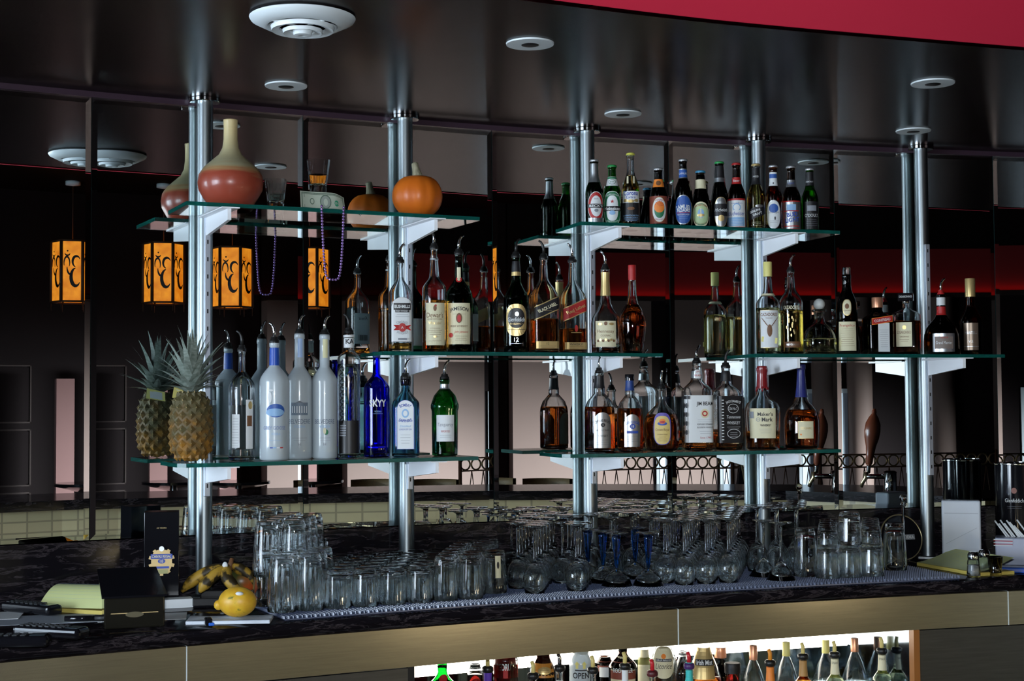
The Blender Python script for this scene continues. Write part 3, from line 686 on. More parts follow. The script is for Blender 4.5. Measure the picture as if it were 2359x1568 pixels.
# 3 corona
t,H,R,pr=beer(1454,354,40,G['clear'],'tallest beer bottle, clear with golden lager, blue-lettered label and yellow cap',LQ['gold'],fill=.70)
crown(t,pr,M_capy); L=Label(lambda z:r_of(pr,z)+.0003); L.rect(0,.42*H,.062,.030,M_paper); L.rect(0,.33*H,.062,.020,M_paper); L.text('Corona',0,.455*H,.014,M_inkblue,width=.047,bold=.02); L.text('Extra',0,.40*H,.0085,M_inkblue,width=.028)
L.ell(-.017,.355*H,.014,.010,M_gold); L.ell(.017,.355*H,.014,.010,M_gold); L.ell(0,.345*H,.02,.010,M_gold); L.rect(0,.20*H,.062,.058,M_lblk); L.ell(0,.245*H,.022,.010,M_brown); L.text('LA CERVEZA MAS FINA',0,.15*H,.0045,M_ltb,width=.05); L.text('CERVECERIA',0,.12*H,.004,M_ltb,width=.045); L.lines(0,.10*H,.05,2,.005,M_ltb); L.build('label',t)
L=Label(lambda z:r_of(pr,z)+.0003); L.rect(-.010,.64*H,.006,.024,M_cream,nx=3); L.rect(.010,.64*H,.006,.024,M_cream,nx=3); L.build('neck_label',t)
# 4 orange label
t,H,R,pr=beer(1518,389,42,G['dbrown'],'short brown beer bottle with rust label, oval orange emblem and orange neck band',kind='stubby')
crown(t,pr,M_caps); nlabel(t,pr,.755*H,.026,M_orange,extra=lambda L,z,R:L.ell(0,z,.016,.016,M_brown))
L=Label(R); L.rect(-.004,.30*H,.072,.088,M_maroon); L.ell(.002,.30*H,.046,.080,M_cream); L.ell(.002,.30*H,.043,.076,M_paper); L.ell(.002,.30*H,.032,.054,M_green); L.ell(.002,.345*H,.032,.036,M_orange)
for i in range(7): L.poly([(.002,.35*H),(.002+.014*sin(-1.2+i*.4),.35*H+.020*cos(-1.2+i*.4)),(.002+.014*sin(-1.1+i*.4),.35*H+.020*cos(-1.1+i*.4))],M_inkred)
L.text('WEISSBIER',.002,.30*H+.0315,.0038,M_inkred,arc=.03,width=.026); L.text('BREWERY',.002,.30*H-.0320,.0038,M_inkred,arc=-.03,width=.024); L.build('label',t)
# 5 blue oval
t,H,R,pr=beer(1575,368,42,G['dbrown'],'brown beer bottle with large blue oval label and blue neck label')
crown(t,pr,M_caps); nlabel(t,pr,.80*H,.030,M_lblue,'SAMUEL',M_paper,.006,extra=lambda L,z,R:(L.rect(0,z+.014,R*2.5,.003,M_silver),L.rect(0,z-.014,R*2.5,.003,M_silver)))
L=Label(R); L.ell(0,.27*H,.060,.095,M_silver,p=2.2); L.ell(0,.27*H,.056,.090,M_lblue,p=2.2); L.text('SAMUEL',0,.315*H,.013,M_paper,width=.050,bold=.02,arc=.06); L.text('ADAMS',0,.262*H,.012,M_paper,width=.044,bold=.02); L.rect(0,.225*H,.046,.0018,M_lred); L.text('BOSTON LAGER',0,.20*H,.0048,M_paper,width=.038); L.lines(0,.17*H,.03,2,.006,M_ltb); L.build('label',t)
# 6 anchor cone
t,H,R,pr=beer(1615,395,44,G['dbrown'],'short conical brown beer bottle with cream and green oval label and blue cap',kind='cone')
crown(t,pr,M_capb); nlabel(t,pr,.78*H,.030,M_cream)
L=Label(lambda z:r_of(pr,z)); L.ell(0,.25*H,.056,.082,M_cream,p=2.3); L.ell(0,.25*H,.050,.070,M_green,p=2.3) ; L.ell(0,.25*H,.047,.066,mat('label_pale_green',(.42,.55,.30),.5),p=2.3); L.ell(0,.265*H,.020,.030,M_ltb); L.rect(0,.265*H,.003,.034,M_cream); L.ell(0,.235*H,.022,.010,M_gold); L.text('ANCHOR STEAM',0,.25*H+.030,.0055,M_inkred,arc=.034,width=.042); L.text('BEER SAN FRANCISCO',0,.25*H-.031,.0042,M_brown,arc=-.034,width=.038); L.build('label',t)
# 7 michelob dark
t,H,R,pr=beer(1659,374,42,G['dbrown'],'slender teardrop brown beer bottle with dark and silver oval label',kind='cone')
crown(t,pr,M_capg); sleeve(t,pr,M_lblk,.76*H,.95*H); nlabel(t,pr,.74*H,.014,M_silver)
L=Label(lambda z:r_of(pr,z)); L.ell(.004,.26*H,.044,.098,M_gold,p=2.5); L.ell(.004,.26*H,.041,.094,M_silver,p=2.5); L.rect(.004,.29*H,.045,.040,M_lblk); L.text('Michelob',.004,.29*H,.010,M_paper,shear=.3,width=.040); L.ell(.004,.17*H,.02,.02,M_gold); L.build('label',t)
# 8 budweiser
t,H,R,pr=beer(1698,377,42,G['brown'],'brown beer bottle with square white, blue and red label and red neck label')
crown(t,pr,M_lred); nlabel(t,pr,.745*H,.022,M_lred,'Beer',M_paper,.008)
L=Label(R); L.rect(0,.25*H,.064,.098,M_lred); L.rect(0,.25*H,.061,.086,M_paper); L.ell(0,.34*H,.026,.026,M_ltb); L.ell(0,.34*H,.020,.020,M_paper); L.text('King of Beers',0,.40*H,.005,M_inkblue,width=.035); L.rect(0,.245*H,.058,.024,M_paper); L.text('Budweiser',0,.25*H,.013,M_inkblue,shear=.2,width=.050); L.rect(0,.13*H,.05,.028,M_ltb); L.lines(0,.155*H,.045,4,.005,M_paper); L.build('label',t)
# 9 MGD
t,H,R,pr=beer(1743,379,42,G['clear'],'clear beer bottle of golden beer with slanted black label',LQ['gold'],fill=.78)
crown(t,pr,M_gold); sleeve(t,pr,M_lblk,.70*H,.95*H); nlabel(t,pr,.82*H,.010,M_lblk,'MGD',M_paper,.006)
L=Label(R); L.poly([(-.032,.17*H),(.032,.26*H),(.032,.40*H),(-.032,.31*H)],M_lblk) if False else L.rect(0,.28*H,.066,.034,M_lblk,rot=.36); L.text('GENUINE',-.004,.30*H,.0075,M_paper,width=.036,rot=.30,bold=.02); L.text('DRAFT',.004,.255*H,.0085,M_paper,width=.030,rot=.30,bold=.02); L.ell(.010,.37*H,.026,.010,M_silver); L.lines(0,.13*H,.04,3,.005,M_cream); L.build('label',t)
# 10 ultra
t,H,R,pr=beer(1783,382,40,glass('amber_glass',(.42,.09,.01)),'amber beer bottle with white oval label and blue top band',LQ['whisky'],fill=.62)
crown(t,pr,M_caps); nlabel(t,pr,.80*H,.046,M_paper,extra=lambda L,z,R:(L.rect(0,z+.010,R*2.3,.014,M_lblue),L.rect(0,z-.014,.003,.006,M_ink)))
L=Label(R); L.ell(0,.26*H,.048,.094,M_silver,p=2.4); L.ell(0,.26*H,.045,.090,M_paper,p=2.4); L.ell(0,.35*H,.030,.030,M_lblue); L.text('Ultra Light',0,.285*H,.008,M_grey,shear=.3,width=.036); L.rect(.004,.20*H,.004,.010,M_ink); L.lines(0,.16*H,.03,2,.005,M_grey); L.build('label',t)
# 11 bud light
t,H,R,pr=beer(1824,384,44,G['brown'],'brown beer bottle with silver label, red trim and large blue lettering')
crown(t,pr,M_caps); nlabel(t,pr,.745*H,.024,M_silver,'LIGHT',M_inkblue,.006)
L=Label(R); L.rect(0,.255*H,.066,.096,M_lred); L.rect(0,.255*H,.066,.088,M_silver); L.rect(0,.37*H,.030,.022,M_ltb); L.rect(0,.32*H,.05,.003,M_lred); L.text('BUD',.002,.265*H,.015,M_inkblue,width=.034,bold=.03,rot=.12); L.text('LIGHT',.002,.185*H,.015,M_inkblue,width=.046,bold=.03,rot=.12); L.rect(0,.09*H,.05,.003,M_lred); L.build('label',t)
# 12 odouls
t,H,R,pr=beer(1867,389,40,glass('lime_green_glass',(.10,.50,.03)),'green beer bottle with dark label and white lettering, last in the row',LQ['straw'],fill=.66)
crown(t,pr,M_caps); sleeve(t,pr,M_lblk,.74*H,.95*H); nlabel(t,pr,.80*H,.008,M_lblk,"O'DOUL'S",M_paper,.005)
L=Label(R); L.rect(.006,.27*H,.050,.092,M_lblk); L.rect(.006,.38*H,.03,.018,M_grey); L.text("O'DOUL'S",.006,.27*H,.011,M_paper,width=.046); L.lines(.006,.2*H,.04,4,.006,M_grey); L.build('label',t)
# ---- spirits: generic maker
def spirit(u,ytop,w,z,label,gm,liq,fill,kw,d=.2,yaw=0,name='liquor_bottle',grp=None,seg=36,custom=None):
    x,y,H,R,dep=fit(u,ytop,w,d,z)
    if kw.get('n',2)>2: R*=1.0
    pr=custom(H,R) if custom else prof(H,R,**kw)
    t=bottle(name,label,'bottle',(x,y,z),face(x,y)+yaw,pr,gm,liq,fill,grp,seg)
    return t,H,R,pr
GM='spirit bottles on the middle left shelf'; GT='tequila and liqueur bottles on the middle right shelf'; GV='vodka and gin bottles on the lower left shelf'; GW='brown whiskey bottles on the lower right shelf'
def sq(n): return lambda z:0
# Bushmills
t,H,R,pr=spirit(922,602,50,ZM,'clear squarish whiskey bottle, nearly empty, with tall white arch-top label','' or G['clear'],LQ['whisky'],.10,dict(sh=.64,nk=.84,rn=.32,rt=.28,n=5),grp=GM,yaw=.12)
spout(t,H,.011,0); Rl=R; L=Label(R,5); L.arch(.002,.36*H,.056,.49*H,M_ink); L.arch(.002,.36*H,.0545,.484*H,M_paper); L.rect(.002,.50*H,.044,.020,M_lblk); L.text('BUSHMILLS',.002,.50*H,.0095,M_paper,width=.040,bold=.03); L.rect(.002,.452*H,.036,.009,M_lblk); L.text('IRISH WHISKEY',.002,.452*H,.005,M_paper,width=.032); L.lines(.002,.41*H,.035,2,.006,M_grey)
L.text('ORIGINAL',.002,.33*H,.008,M_grey,arc=.03,width=.03); L.poly([(-.020,.27*H-.008),(.024,.27*H-.008),(.018,.27*H),(.024,.27*H+.008),(-.020,.27*H+.008),(-.014,.27*H)],M_lred); L.ell(.002,.27*H,.020,.026,M_lred); L.text('A',.002,.27*H,.007,M_paper); L.text('WHISKEY',.002,.21*H,.008,M_grey,arc=-.03,width=.03); L.rect(.002,.145*H,.022,.006,M_grey); L.build('label',t)
L=Label(R,5,rot=PI); L.rect(0,.33*H,.05,.36*H,mat('label_back_grey',(.45,.55,.58),.5)); L.text('Finest',0,.45*H,.011,M_ink,shear=.3,width=.03)
for i in range(9): L.rect(-.014+i*.0035,.22*H,.0012+.001*(i%2),.018,M_ink,nx=1)
L.build('back_label',t)
# Dewars
t,H,R,pr=spirit(1001,570,56,ZM,'clear round scotch bottle with tall cream label, tapered neck and chrome pourer bent left',G['clear'],LQ['whisky'],.50,dict(sh=.60,nk=.73,rn=.42,rt=.25,pw=.8),grp=GM)
spout(t,H,.011,PI); L=Label(R); L.rect(.004,.27*H,.062,.40*H,M_cream); L.ell(.002,.42*H,.010,.018,M_brown); L.ell(.004,.445*H,.006,.006,M_lred); L.text("Dewar's",.002,.355*H,.015,M_brown,width=.050); L.text('BLENDED SCOTCH WHISKY',.002,.315*H,.004,M_brown,width=.045); L.text('"White Label"',.002,.28*H,.009,M_gold,shear=.2,width=.040); L.lines(.002,.23*H,.042,4,.006,M_brown); L.ell(.002,.15*H,.010,.006,M_gold); L.lines(.002,.11*H,.05,1,.006,M_brown); L.build('label',t)
sleeve(t,pr,M_silver,.885*H,.90*H,'neck_ring',.0015)
L=Label(R,rot=PI); L.rect(.0,.26*H,.05,.30*H,M_cream); L.build('back_label',t)
# Jameson
t,H,R,pr=spirit(1058,583,63,ZM,'green whiskey bottle with broad cream label and red seal on the neck tag',G['dgreen'],LQ['amber'],.40,dict(sh=.57,nk=.76,rn=.32,rt=.27,pw=.85),grp=GM)
spout(t,H,.012,0); L=Label(R); L.rect(0,.29*H,.074,.41*H,M_cream); L.text('JAMESON',0,.435*H,.014,M_ink,width=.060,bold=.02,arc=.09); L.lines(0,.385*H,.05,1,.006,M_brown); L.ell(0,.345*H,.018,.030,M_brown); L.ell(0,.34*H,.011,.022,M_inkred); L.text('IRISH WHISKEY',0,.265*H,.006,M_brown,width=.052); L.text('John Jameson',.006,.205*H,.008,M_inkred,shear=.4,width=.042); L.ell(-.025,.175*H,.014,.014,M_inkred); L.lines(.006,.165*H,.04,3,.006,M_brown); L.build('label',t)
L=Label(lambda z:r_of(pr,z)); L.rect(0,.80*H,.011,.115*H,M_cream,nx=6); L.ell(0,.735*H,.018,.018,M_inkred); L.ell(0,.735*H,.009,.009,M_cream); L.build('neck_tag',t)
L=Label(R,rot=PI); L.rect(0,.26*H,.06,.30*H,M_paper); L.rect(0,.10*H,.06,.04*H,M_green); L.build('back_label',t)
# Glenfiddich
t,H,R,pr=spirit(1190,590,58,ZM,'dark green triangular-looking malt bottle with black label in a gold surround',G['dgreen'],LQ['amber'],.5,dict(sh=.55,nk=.77,rn=.38,rt=.28,n=2.6),grp=GM)
spout(t,H,.012,.6,M_cork); sleeve(t,pr,M_gold,.80*H,.84*H); sleeve(t,pr,M_lblk,.84*H,.95*H,'neck_wrap')
L=Label(R,2.6); L.ell(0,.34*H,.062,.098,M_gold,p=2.8); L.ell(0,.36*H,.050,.062,M_lblk,p=2.2); L.text('Glenfiddich',0,.345*H,.013,M_paper,width=.050,bold=.01); L.ell(.002,.40*H,.012,.014,M_silver); L.text('SINGLE MALT',0,.30*H,.005,M_gold,width=.036); L.rect(0,.24*H,.05,.0015,M_lblk); L.text('12',0,.14*H,.012,M_silver); L.lines(0,.10*H,.04,1,.006,M_silver); L.build('label',t)
L=Label(R,2.6,rot=PI); L.rect(0,.33*H,.056,.30*H,M_paper); L.build('back_label',t)
# Black label and red label
for (u,yt,w,lc,txt,lab,spy) in ((1254,594,64,M_lblk,'BLACK LABEL','square clear whisky bottle with slanted black and gold label',PI*.9),(1320,601,60,M_lred,'Red Label','square clear whisky bottle with slanted red and gold label',PI)):
    t,H,R,pr=spirit(u,yt,w*.92,ZM,lab,G['clear'],LQ['amber'],.36 if lc is M_lblk else .27,dict(sh=.58,nk=.80,rn=.34,rt=.26,n=7,pw=.9),grp=GM,yaw=.28,d=.225 if lc is M_lblk else .19)
    spout(t,H,.012,spy,M_chrome if lc is M_lred else M_cork)
    L=Label(R,7); 
    def sl(z,h,m): L.poly([],m) if False else L.put([(-.036+.072*i/14,z-.018+.036*i/14+(h if j else 0)) for j in(0,1) for i in range(15)],[(i,i+1,i+16,i+15) for i in range(14)],m)
    sl(.40*H,.042,M_gold); sl(.40*H+.003,.036,lc); L.text(txt,0,.40*H+.022,.010,M_cream if lc is M_lblk else M_gold,width=.056,rot=.46,bold=.02); L.lines(.0,.40*H+.012,.03,1,.005,M_gold)
    L.rect(0,.085*H,.060,.075*H,M_gold); L.text('12' if lc is M_lblk else 'WHISKY',0,.10*H,.007,M_ink); L.lines(0,.075*H,.05,2,.005,M_brown)
    if lc is M_lred: L.ell(0,.27*H,.010,.022,M_lred); L.rect(0,.225*H,.03,.002,M_gold)
    L.build('label',t)
# Hennessy
def henn(H,R): return [(R*.8,0,2),(R*.97,.003,2),(R*.98,.02*H,2),(R,.20*H,2),(R,.36*H,2),(R*.94,.42*H,2),(R*.78,.47*H,2),(R*.52,.53*H,2),(R*.38,.60*H,2),(R*.33,.70*H,2),(R*.28,.85*H,2),(R*.28,.95*H),(R*.31,.96*H),(R*.31,.985*H),(R*.29,H)]
t,H,R,pr=spirit(1396,618,68,ZM,'round-shouldered clear cognac bottle with gold neck foil and cream scroll label',G['clear'],LQ['cognac'],.06,{},grp=GM,custom=henn)
sleeve(t,pr,M_gold,.68*H,.955*H); spout(t,H,.010,PI,M_chrome); L=Label(R); L.rect(0,.23*H,.068,.30*H,M_cream,nx=16); L.text('Hennessy',0,.255*H,.013,M_brown,width=.054); L.ell(-.018,.345*H,.016,.008,M_gold); L.ell(.018,.345*H,.016,.008,M_gold); L.ell(0,.35*H,.010,.012,M_brown)
for i in range(7): L.ell(-.024+i*.008,.15*H+.003*(i%2),.007,.008,M_gold if i%2 else M_brown)
L.text('COGNAC',0,.21*H,.006,M_brown,width=.03); L.build('label',t)
def cour(H,R): return [(R*.55,0,2),(R*.66,.003,2),(R*.72,.03*H,2),(R*.86,.14*H,2),(R*.97,.28*H,2),(R,.36*H,2),(R*.94,.43*H,2),(R*.72,.50*H,2),(R*.45,.57*H,2),(R*.33,.66*H,2),(R*.27,.80*H,2),(R*.25,.95*H),(R*.28,.96*H),(R*.28,.985*H),(R*.26,H)]
t,H,R,pr=spirit(1458,612,64,ZM,'tear-shaped unlabelled cognac bottle with a red capped neck and dark golden brandy',G['clear'],LQ['cognac'],.56,{},grp=GM,custom=cour)
cap(t,pr,M_lred,.84*H,H+.003,1.1,'red_cap')
# Cazadores pair
t,H,R,pr=spirit(1771,628,56,ZM,'clear tequila bottle with yellow cap and white stag label',G['clear'],LQ['straw'],.57,dict(sh=.60,nk=.78,rn=.38,rt=.27,pw=.8),grp=GT)
cap(t,pr,M_yel,.955*H,H+.036,1.1,r=R*.36); L=Label(R); L.rect(.004,.31*H,.062,.46*H,M_gold); L.rect(.004,.31*H,.060,.45*H,M_paper); L.text('CAZADORES',.002,.485*H,.0105,M_brown,width=.054,bold=.02); L.text('TEQUILA',.002,.44*H,.005,M_brown,width=.022); L.ell(.004,.29*H,.016,.040,M_brown); L.ell(.004,.33*H,.010,.014,M_brown)
for sx in(-1,1):
    for i in range(4): L.rect(.004+sx*(.008+i*.004),.355*H+i*.006,.0016,.018,M_brown,nx=1,rot=-sx*.7)
L.poly([(-.022,.16*H),(.026,.13*H),(.028,.20*H),(-.02,.22*H)],M_yel); L.build('label',t)
sleeve(t,pr,M_cream,.72*H,.745*H,'collar_label'); 
t,H,R,pr=spirit(1824,624,54,ZM,'clear embossed tequila bottle of golden tequila with white lettering and a chrome pourer',G['clear'],LQ['gold'],.53,dict(sh=.62,nk=.80,rn=.38,rt=.28,pw=.8),grp=GT)
spout(t,H,.011,.2); L=Label(R); L.text('CAZADORES',.0,.56*H,.012,M_cream,width=.052,bold=.02); L.rect(.004,.12*H,.056,.07*H,M_brown); L.text('REPOSADO',.004,.12*H,.006,M_silver,width=.04); 
for i in range(14): L.ell(-.018+random.random()*.036,(.22+.25*random.random())*H,.004,.010,M_gold)
L.build('label',t)
# Patron
def patr(H,R): return [(R*.8,0,2.6),(R*.95,.004,2.6),(R,.04*H,2.6),(R*1.0,.30*H,2.6),(R*.97,.42*H,2.4),(R*.88,.52*H,2.2),(R*.70,.61*H,2),(R*.48,.68*H,2),(R*.34,.74*H,2),(R*.31,.80*H,2),(R*.31,.93*H),(R*.46,.95*H),(R*.46,.985*H),(R*.38,H)]
t,H,R,pr=spirit(1889,712,76,ZM,'squat hand-blown clear tequila bottle with a frosted round ball stopper',G['clear'],LQ['straw'],.36,{},grp=GT,custom=patr,d=.18)
MB().ball((0,0,H+.017),.019,mat('frosted_stopper',(.75,.78,.76),.35,trans=.3),20,12).build('ball_stopper',t)
# Frangelico
def fran(H,R): return [(R*.8,0,2),(R*.97,.003,2),(R,.03*H,2),(R*1.02,.15*H,2),(R*.95,.30*H,2),(R*.84,.40*H,2),(R*.82,.46*H,2),(R*.84,.54*H,2),(R*.78,.64*H,2),(R*.60,.73*H,2),(R*.42,.79*H,2),(R*.36,.84*H,2),(R*.34,.95*H),(R*.37,.96*H),(R*.37,.985*H),(R*.35,H)]
t,H,R,pr=spirit(1953,632,58,ZM,'tall dark brown monk-shaped liqueur bottle with clear cap and cream label',G['dbrown'],None,.5,{},grp=GT,custom=fran)
MB().lathe([(.011,H-.012),(.0135,H-.01),(.0135,H+.022),(.012,H+.024)],G['clear'],18).build('clear_cap',t,sharp=40)
L=Label(lambda z:r_of(pr,z)); L.rect(0,.23*H,.060,.36*H,M_cream,nz=8); L.text('Frangelico',0,.36*H,.011,M_lred,width=.050); L.lines(0,.32*H,.045,9,.007,M_brown); L.ell(0,.585*H,.026,.054,M_gold,p=2.6); L.ell(0,.585*H,.023,.050,M_cream,p=2.6); L.ell(0,.60*H,.012,.018,M_brown); L.text('Superiore',0,.545*H,.005,M_brown); L.build('label',t)
# Cointreau
t,H,R,pr=spirit(2023,700,60,ZM,'square dark orange-liqueur bottle with copper cap and a red ribbon across a white label',G['dbrown'],None,.5,dict(sh=.70,nk=.86,rn=.40,rt=.36,n=8),grp=GT,yaw=.35)
cap(t,pr,M_cop,.93*H,H+.022,1.1,r=R*.42); L=Label(R,8); L.rect(.004,.34*H,.036,.56*H,M_paper); L.put([(-.030+.060*i/14,.58*H+.010*i/14+(.022 if j else 0)) for j in(0,1) for i in range(15)],[(i,i+1,i+16,i+15) for i in range(14)],M_orange); L.put([(-.029+.058*i/14,.58*H+.002+.010*i/14+(.018 if j else 0)) for j in(0,1) for i in range(15)],[(i,i+1,i+16,i+15) for i in range(14)],M_lred); L.text('COINTREAU',0,.58*H+.016,.009,M_paper,width=.048,rot=.16,bold=.02); L.lines(.004,.48*H,.03,9,.007,M_grey); L.build('label',t)
# Disaronno
t,H,R,pr=spirit(2089,692,66,ZM,'square amaretto bottle with wide flat black stopper and cream label',G['clear'],LQ['cognac'],.62,dict(sh=.72,nk=.88,rn=.25,rt=.22,n=8,lip=False),grp=GT,yaw=-.05)
MB().bbox((0,0,H+.012),(.050,.050,.026),M_gblack,.003).build('stopper',t); MB().lathe([(.012,H-.01),(.012,H+.001)],M_chrome,18).build('collar',t); L=Label(.025,flat=True); L.text('DISARONNO',0,H+.012,.007,M_paper,width=.042); L.build('stopper_lettering',t)
L=Label(R,8); L.rect(-.004,.37*H,.046,.44*H,M_cream); L.ell(-.004,.50*H,.012,.014,M_gold); L.text('DISARONNO',-.004,.41*H,.010,M_brown,width=.040); L.text('ORIGINALE',-.004,.33*H,.0045,M_brown,width=.028); L.lines(-.004,.28*H,.03,2,.006,M_brown); L.build('label',t)
# Grand Marnier
def gmar(H,R): return [(R*.8,0,2),(R*.96,.003,2),(R,.03*H,2),(R,.22*H,2),(R*.97,.34*H,2),(R*.84,.45*H,2),(R*.60,.54*H,2),(R*.38,.61*H,2),(R*.26,.68*H,2),(R*.24,.80*H,2),(R*.24,.95*H),(R*.27,.96*H),(R*.27,.985*H),(R*.25,H)]
t,H,R,pr=spirit(2170,678,80,ZM,'bell-shaped dark liqueur bottle with red ribbon down the neck and grey label',G['dbrown'],None,.5,{},grp=GT,custom=gmar)
sleeve(t,pr,M_lred,.66*H,.80*H,'red_ribbon'); sleeve(t,pr,M_paper,.82*H,.95*H,'neck_label'); spout(t,H,.010,.3,M_chrome,M_lred); L=Label(R); L.rect(.008,.20*H,.076,.30*H,M_silver,nx=18); L.rect(.008,.20*H,.062,.20*H,mat('label_taupe',(.20,.16,.14),.5),nx=16); L.text('Grand Marnier',.008,.20*H,.010,M_paper,width=.054); L.text('LIQUEUR',.008,.28*H,.006,M_lred,width=.026); L.build('label',t)
# Martell
t,H,R,pr=spirit(2238,676,50,ZM,'slim dark cognac bottle with gold capsule and silver-lettered label',glass('smoke_brown_glass',(.18,.05,.02)),LQ['cognac'],.8,dict(sh=.52,nk=.82,rn=.38,rt=.34,pw=.9),grp=GT)
cap(t,pr,M_gold,.95*H,H+.052,1.1,r=R*.46); L=Label(R); L.rect(0,.30*H,.050,.44*H,mat('label_bronze',(.20,.15,.11),.3,metal=.6)); L.text('MARTELL',0,.36*H,.009,M_silver,width=.040); L.rect(0,.14*H,.05,.002,M_silver); L.text('V.S.',0,.22*H,.008,M_silver); L.build('label',t)
# ---- vodkas
t,H,R,pr=spirit(557,806,60,ZL,'clear vodka bottle showing its back label, between the pineapple and the frosted bottles',G['clear'],LQ['water'],.80,dict(sh=.66,nk=.82,rn=.26,rt=.24,pw=.7),grp=GV)
spout(t,H,.011,PI,M_cork); L=Label(R); L.rect(-.018,.27*H,.024,.30*H,M_paper); L.lines(-.018,.38*H,.02,12,.0075,M_grey); L.rect(.020,.33*H,.020,.44*H,M_paper); L.rect(.020,.36*H,.014,.03,M_brown); L.ell(.022,.50*H,.012,.022,M_gold); L.build('back_label',t); L=Label(R,rot=PI); L.rect(0,.3*H,.06,.4*H,M_paper); L.ell(0,.80*H,.012,.012,M_orange); L.build('label',t)
t,H,R,pr=spirit(632,787,68,ZL,'frosted vodka bottle with blue neck wrap and blue seascape print',G['frost'],None,.5,dict(sh=.66,nk=.80,rn=.33,rt=.30,pw=.55),grp=GV,d=.232)
sleeve(t,pr,mat('wrap_blue',(.02,.08,.42),.35),.80*H,.95*H,'neck_wrap'); spout(t,H,.012,PI*.95); L=Label(R); L.ell(.004,.42*H,.052,.038,M_lblue); L.ell(.002,.405*H,.052,.022,M_ltb)
L.ell(-.012,.53*H,.010,.030,M_paper); L.ell(-.010,.59*H,.014,.006,M_paper); L.text('GREY GOOSE',0,.275*H,.010,mat('ink_slate',(.16,.22,.42),.5),width=.062); L.text('VODKA',.004,.225*H,.007,M_ltb,width=.024); L.lines(.002,.17*H,.035,1,.005,M_ltb)
for i,c in enumerate((M_inkblue,M_ltb,M_paper,M_lred)): L.rect(-.008+i*.009,.11*H,.008,.0035,c,nx=2)
L.build('label',t)
for (u,yt,w,c,cw,lab,em) in ((690,768,58,M_ltb,0,'tall frosted vodka bottle with pale blue neck strip and palace print',0),(748,770,58,M_yel,0,'tall frosted vodka bottle with pale yellow neck strip and small green emblem',1)):
    t,H,R,pr=spirit(u,yt,w,ZL,lab,G['frost'],None,.5,dict(sh=.62,nk=.74,rn=.40,rt=.38,pw=.6),grp=GV,d=.18 if not em else .20)
    spout(t,H,.012,0); L=Label(lambda z:r_of(pr,z)); L.rect(.002,.885*H,.014,.15*H,mat('strip_pale_blue',(.35,.50,.78),.4) if not em else mat('strip_pale_yellow',(.62,.60,.35),.4),nx=6); L.build('neck_strip',t)
    L=Label(R)
    if not em:
        L.rect(0,.40*H,.050,.036,mat('print_slate',(.15,.20,.26),.5))
        for i in range(7): L.rect(-.020+i*.0066,.395*H,.0026,.020,M_paper,nx=1)
        L.poly([(-.022,.432*H),(.022,.432*H),(0,.465*H)],M_grey)
    L.text('BELVEDERE',0,.300*H,.013,mat('print_slate2',(.10,.13,.18),.5),width=.060); L.text('VODKA',0,.26*H,.007,M_ltb,width=.03)
    if em: L.ell(.004,.215*H,.012,.016,M_green); L.ell(0,.225*H,.008,.018,M_cream)
    L.lines(0,.17*H,.04,2,.007,M_grey); L.text('H',0,.12*H,.008,M_grey); L.build('label',t)
t,H,R,pr=spirit(804,766,52,ZL,'clear vodka bottle with bubble-dimpled side, white neck label and black base label',G['clear'],LQ['water'],.75,dict(sh=.79,nk=.86,rn=.45,rt=.42,pw=.6),grp=GV)
spout(t,H,.012,PI,M_cork); sleeve(t,pr,M_paper,.88*H,.98*H,'neck_label'); L=Label(lambda z:r_of(pr,z)+.001); L.text('KA',.003,.93*H,.014,M_ink,bold=.03); L.build('neck_lettering',t)
L=Label(R); L.rect(0,.17*H,.066,.26*H,M_lblk,nx=18); 
for i in range(5): L.rect(-.018,.26*H-i*.007,.020,.004,M_grey,nx=3)
L.build('label',t)
mb=MB()
for i in range(9):
    for s_ in(0,): mb.ball((-R*.55,-R*.80,.30*H+i*.051*H),.0085,M_clear,12,8,sc=(1,.5,1))
mb.build('dimples',t)
t,H,R,pr=spirit(868,813,60,ZL,'cobalt blue vodka bottle with white lettering',G['cobalt'],None,.5,dict(sh=.66,nk=.80,rn=.30,rt=.26,pw=.75),grp=GV)
L=Label(R); L.text('SKYY',.004,.52*H,.021,M_paper,width=.050,bold=.03); L.text('VODKA',.004,.44*H,.005,M_ltb,width=.02); L.lines(.004,.42*H,.035,1,.005,M_ltb); L.build('lettering',t); cap(t,pr,mat('cap_dark_blue',(.01,.02,.15),.3),.955*H,H+.004,1.15)
t,H,R,pr=spirit(935,870,62,ZL,'pale blue square-shouldered gin bottle with tall white label',G['aqua'],LQ['water'],.7,dict(sh=.66,nk=.86,rn=.32,rt=.30,n=5,pw=1.1),grp=GV,yaw=-.08)
spout(t,H,.013,.4); cap(t,pr,M_gblack,.90*H,H-.001,1.25,'screw_ring'); L=Label(R,5); L.arch(.002,.41*H,.046,.62*H,M_inkblue); L.arch(.002,.41*H,.043,.61*H,M_paper); L.text('BOMBAY',.002,.655*H,.009,M_inkblue,width=.032,arc=.03,bold=.02); L.ell(.002,.55*H,.020,.026,M_ltb); L.ell(.002,.55*H,.012,.016,M_paper); L.text('SAPPHIRE',.002,.455*H,.009,M_inkblue,width=.035,arc=-.04,bold=.02); L.text('Distilled',.002,.39*H,.006,M_ltb,shear=.3); L.text('LONDON DRY GIN',.002,.35*H,.005,M_inkblue,width=.032); L.lines(.002,.28*H,.03,4,.008,M_grey); L.build('label',t)
